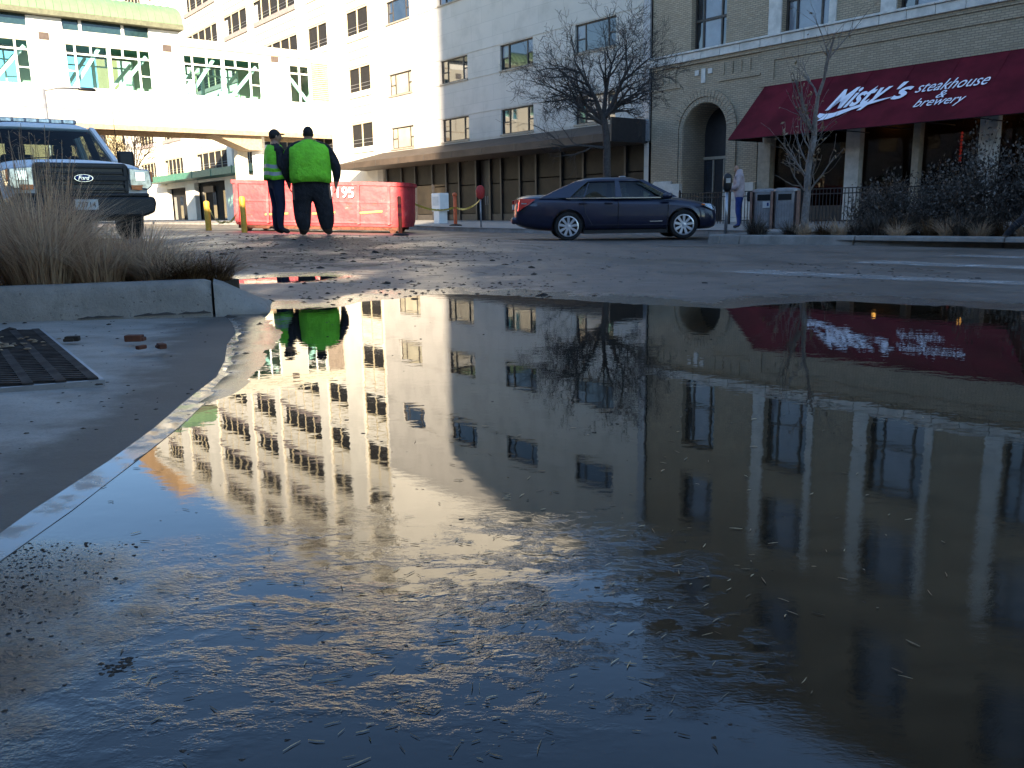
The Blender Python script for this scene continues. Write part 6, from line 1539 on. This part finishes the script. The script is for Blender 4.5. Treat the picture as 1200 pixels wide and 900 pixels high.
for i in range(34):
    x = -11.3 + i * .34 + rng.uniform(-.12, .12); n = 15.75 + max(0, min(.3, (x + 11.3) * .06)) + rng.uniform(-.02, .45) - (.35 if x < -10.4 else 0); p = g2w(x, n)
    dark = i in (0, 1, 2, 6, 7, 12, 16, 17, 19, 20, 22, 24, 25, 28, 30, 31)
    t = thing('bed_grass', 'dark wiry grass clump along the far planted kerb' if dark else 'tan dry grass clump along the far planted kerb', 'grass', (p.x, p.y, bz(p.x, p.y) + .09), rng.uniform(0, 6), 'dark clumps along the far kerb' if dark else 'tan clumps along the far kerb')
    inst('blades', gmd if dark else gm[i % 2], t, scale=(1.35, 1.35, rng.uniform(1.15, 1.6)))

# ------------------------------------------------------------------ litter on the road
rng = random.Random(4)
def lump(mb, c, s, flat=.55):
    b = len(mb.v); vs = []
    for (x, y, z) in ((1,0,0),(-1,0,0),(0,1,0),(0,-1,0),(0,0,1),(.6,.6,.5),(-.6,.5,.6),(.5,-.6,.5),(-.5,-.6,.4)):
        k = rng.uniform(.6, 1.15) * s; vs.append((c[0] + x*k*1.3, c[1] + y*k, c[2] + z*k*flat))
    mb.add(vs, [(0,5,7),(0,2,5),(2,6,5),(2,1,6),(1,8,6),(1,3,8),(3,7,8),(3,0,7),(4,5,6),(4,6,8),(4,8,7),(4,7,5)])
Pn = []
for k in range(2000):
    v = rng.gauss(0, 1); u = rng.gauss(0, 1)
    y = 10.5 + v * 3.0; x = -2.4 - (y - 10) * .14 + u * (1.3 + .05 * y); Pn.append((x, y, (.003 + .016 * rng.random()**2.2) * (1 + rng.random()**8 * 1.8)))
for k in range(900): y = rng.uniform(5.2, 21); x = rng.uniform(-.32, .42) * y; Pn.append((x, y, rng.uniform(.003, .010)))
for k in range(260): y = rng.uniform(5.0, 6.6); x = rng.uniform(-1.4, .3); Pn.append((x, y, rng.uniform(.004, .018)))
for k in range(120): Pn.append((rng.uniform(2.2, 4.2), rng.uniform(6.4, 10), rng.uniform(.006, .022)))
for k in range(140): y = rng.uniform(1.3, 4.2); Pn.append((rng.uniform(-2.4, -1.25) if y > 2.6 else rng.uniform(-1.6, -.95), y, rng.uniform(.002, .006)))
arr = np.array([(p[0], p[1]) for p in Pn]); zs_, sdd, sss = terrain(arr)
mb = MB()
for (x, y, s), z_, d1, d2 in zip(Pn, zs_, sdd, sss):
    apr = (x < -.85 and y < 4.4)
    if not apr and (d1 < .02 or d2 < .02): continue
    if x < -1.6 and 4.4 < y < 6.4: continue
    lump(mb, (x, y, (.034 if apr else float(z_)) - .001), s)
tag(mb.build('mud_clods', M['clod'], smooth=False), 'dark mud clods and grit scattered over the wet road', 'mud', kind='stuff')
# straw, twigs and slush lumps lying in the near water
mb = MB(); lm = MB()
def straw(x, y, L, a, w, z=.0015):
    d = Vector((math.cos(a), math.sin(a), 0)); s = Vector((-d.y, d.x, 0)) * w; c = Vector((x, y, z)); h = L / 2; bend = s * rng.uniform(-1.2, 1.2)
    q = [c - d*h, c + bend, c + d*h]; vs = []
    for p_, k in zip(q, (.5, 1, .4)): vs += [p_ - s*k, p_ + s*k, p_ + Vector((0, 0, w*1.6*k))]
    mb.add(vs, [(0,3,5,2),(1,2,5,4),(3,6,8,5),(4,5,8,7)])
for k in range(430):
    y = rng.choice([rng.gauss(1.14, .13), rng.gauss(1.0, .12), rng.uniform(.72, 1.6)]); x = rng.gauss(-.06, .19) * (y / 1.1)
    if y < .6: continue
    straw(x, y, rng.uniform(.004, .020) * (1 + (rng.random() < .06) * .9), rng.gauss(.35, .5), rng.uniform(.0003, .0008))
for k in range(150): y = rng.uniform(.75, 2.2); x = rng.uniform(-.55, .55) * y; straw(x, y, rng.uniform(.005, .022), rng.uniform(0, 3.1), rng.uniform(.0004, .0009))
for k in range(260):
    y = rng.uniform(.72, 1.9) if k < 170 else rng.uniform(1.9, 4.6); x = rng.uniform(-.48, .5) * y; lump(lm, (x, y, -.001), rng.uniform(.0012, .0045) * (1 if k < 170 else 1.6), .5)
for k in range(2600):
    x = -.83 + abs(rng.gauss(0, .10)); y = rng.uniform(.72, 1.36); lump(lm, (x, y, -.0006), rng.uniform(.0006, .0022) * (1 + rng.random()**6 * 1.5), .7)
for k in range(60): lump(lm, (rng.gauss(-.49, .011), rng.gauss(.95, .012), -.0006), rng.uniform(.0015, .005), .5)
for (x, y, s) in ((-.095, 1.44, .006), (.04, 1.14, .005), (.12, 1.15, .005), (-.62, 5.45, .022), (-.45, 1.45, .005), (-.3, .75, .003), (-.02, .78, .0035)): lump(lm, (x, y, -.001), s, .5)
tag(mb.build('floating_straw', M['twig']), 'bits of straw and twig lying in the near edge of the puddle', 'straw', kind='stuff')
tag(lm.build('silt_lumps', M['clod']), 'small dark silt lumps breaking the puddle surface', 'silt', kind='stuff')
# broken brick bits on the gutter
for i, (x, y, s, lab) in enumerate(((-1.58, 3.52, .030, 'largest reddish brick fragment on the gutter concrete'), (-1.46, 3.30, .017, 'small square brick fragment on the gutter beside a larger one'), (-1.385, 3.31, .022, 'dark brick fragment on the gutter near the curved joint'), (-1.86, 3.55, .024, 'dark leaf clump on the gutter beside the drain grate'))):
    mb = MB(); mb.box(-s*1.25, s*1.1, -s*.7, s*.6, 0, s*.9); mb.box(-s*.5, s*1.3, -s*.4, s*.8, 0, s*.55)
    o = mb.build('brick_fragment', M['rust'] if i < 3 else M['clod'], bevel=.004); o.location = (x, y, .034); o.rotation_euler = (0, 0, i*1.1); tag(o, lab, 'brick fragment')
mb = MB()
for k in range(40): lump(mb, (rng.gauss(-2.05, .07), rng.gauss(3.4, .09), .045), rng.uniform(.006, .018))
o = mb.build('leaf_litter', M['leaf_dead']); tag(o, 'clump of brown leaf litter caught on the drain grate', 'leaf litter', kind='stuff')
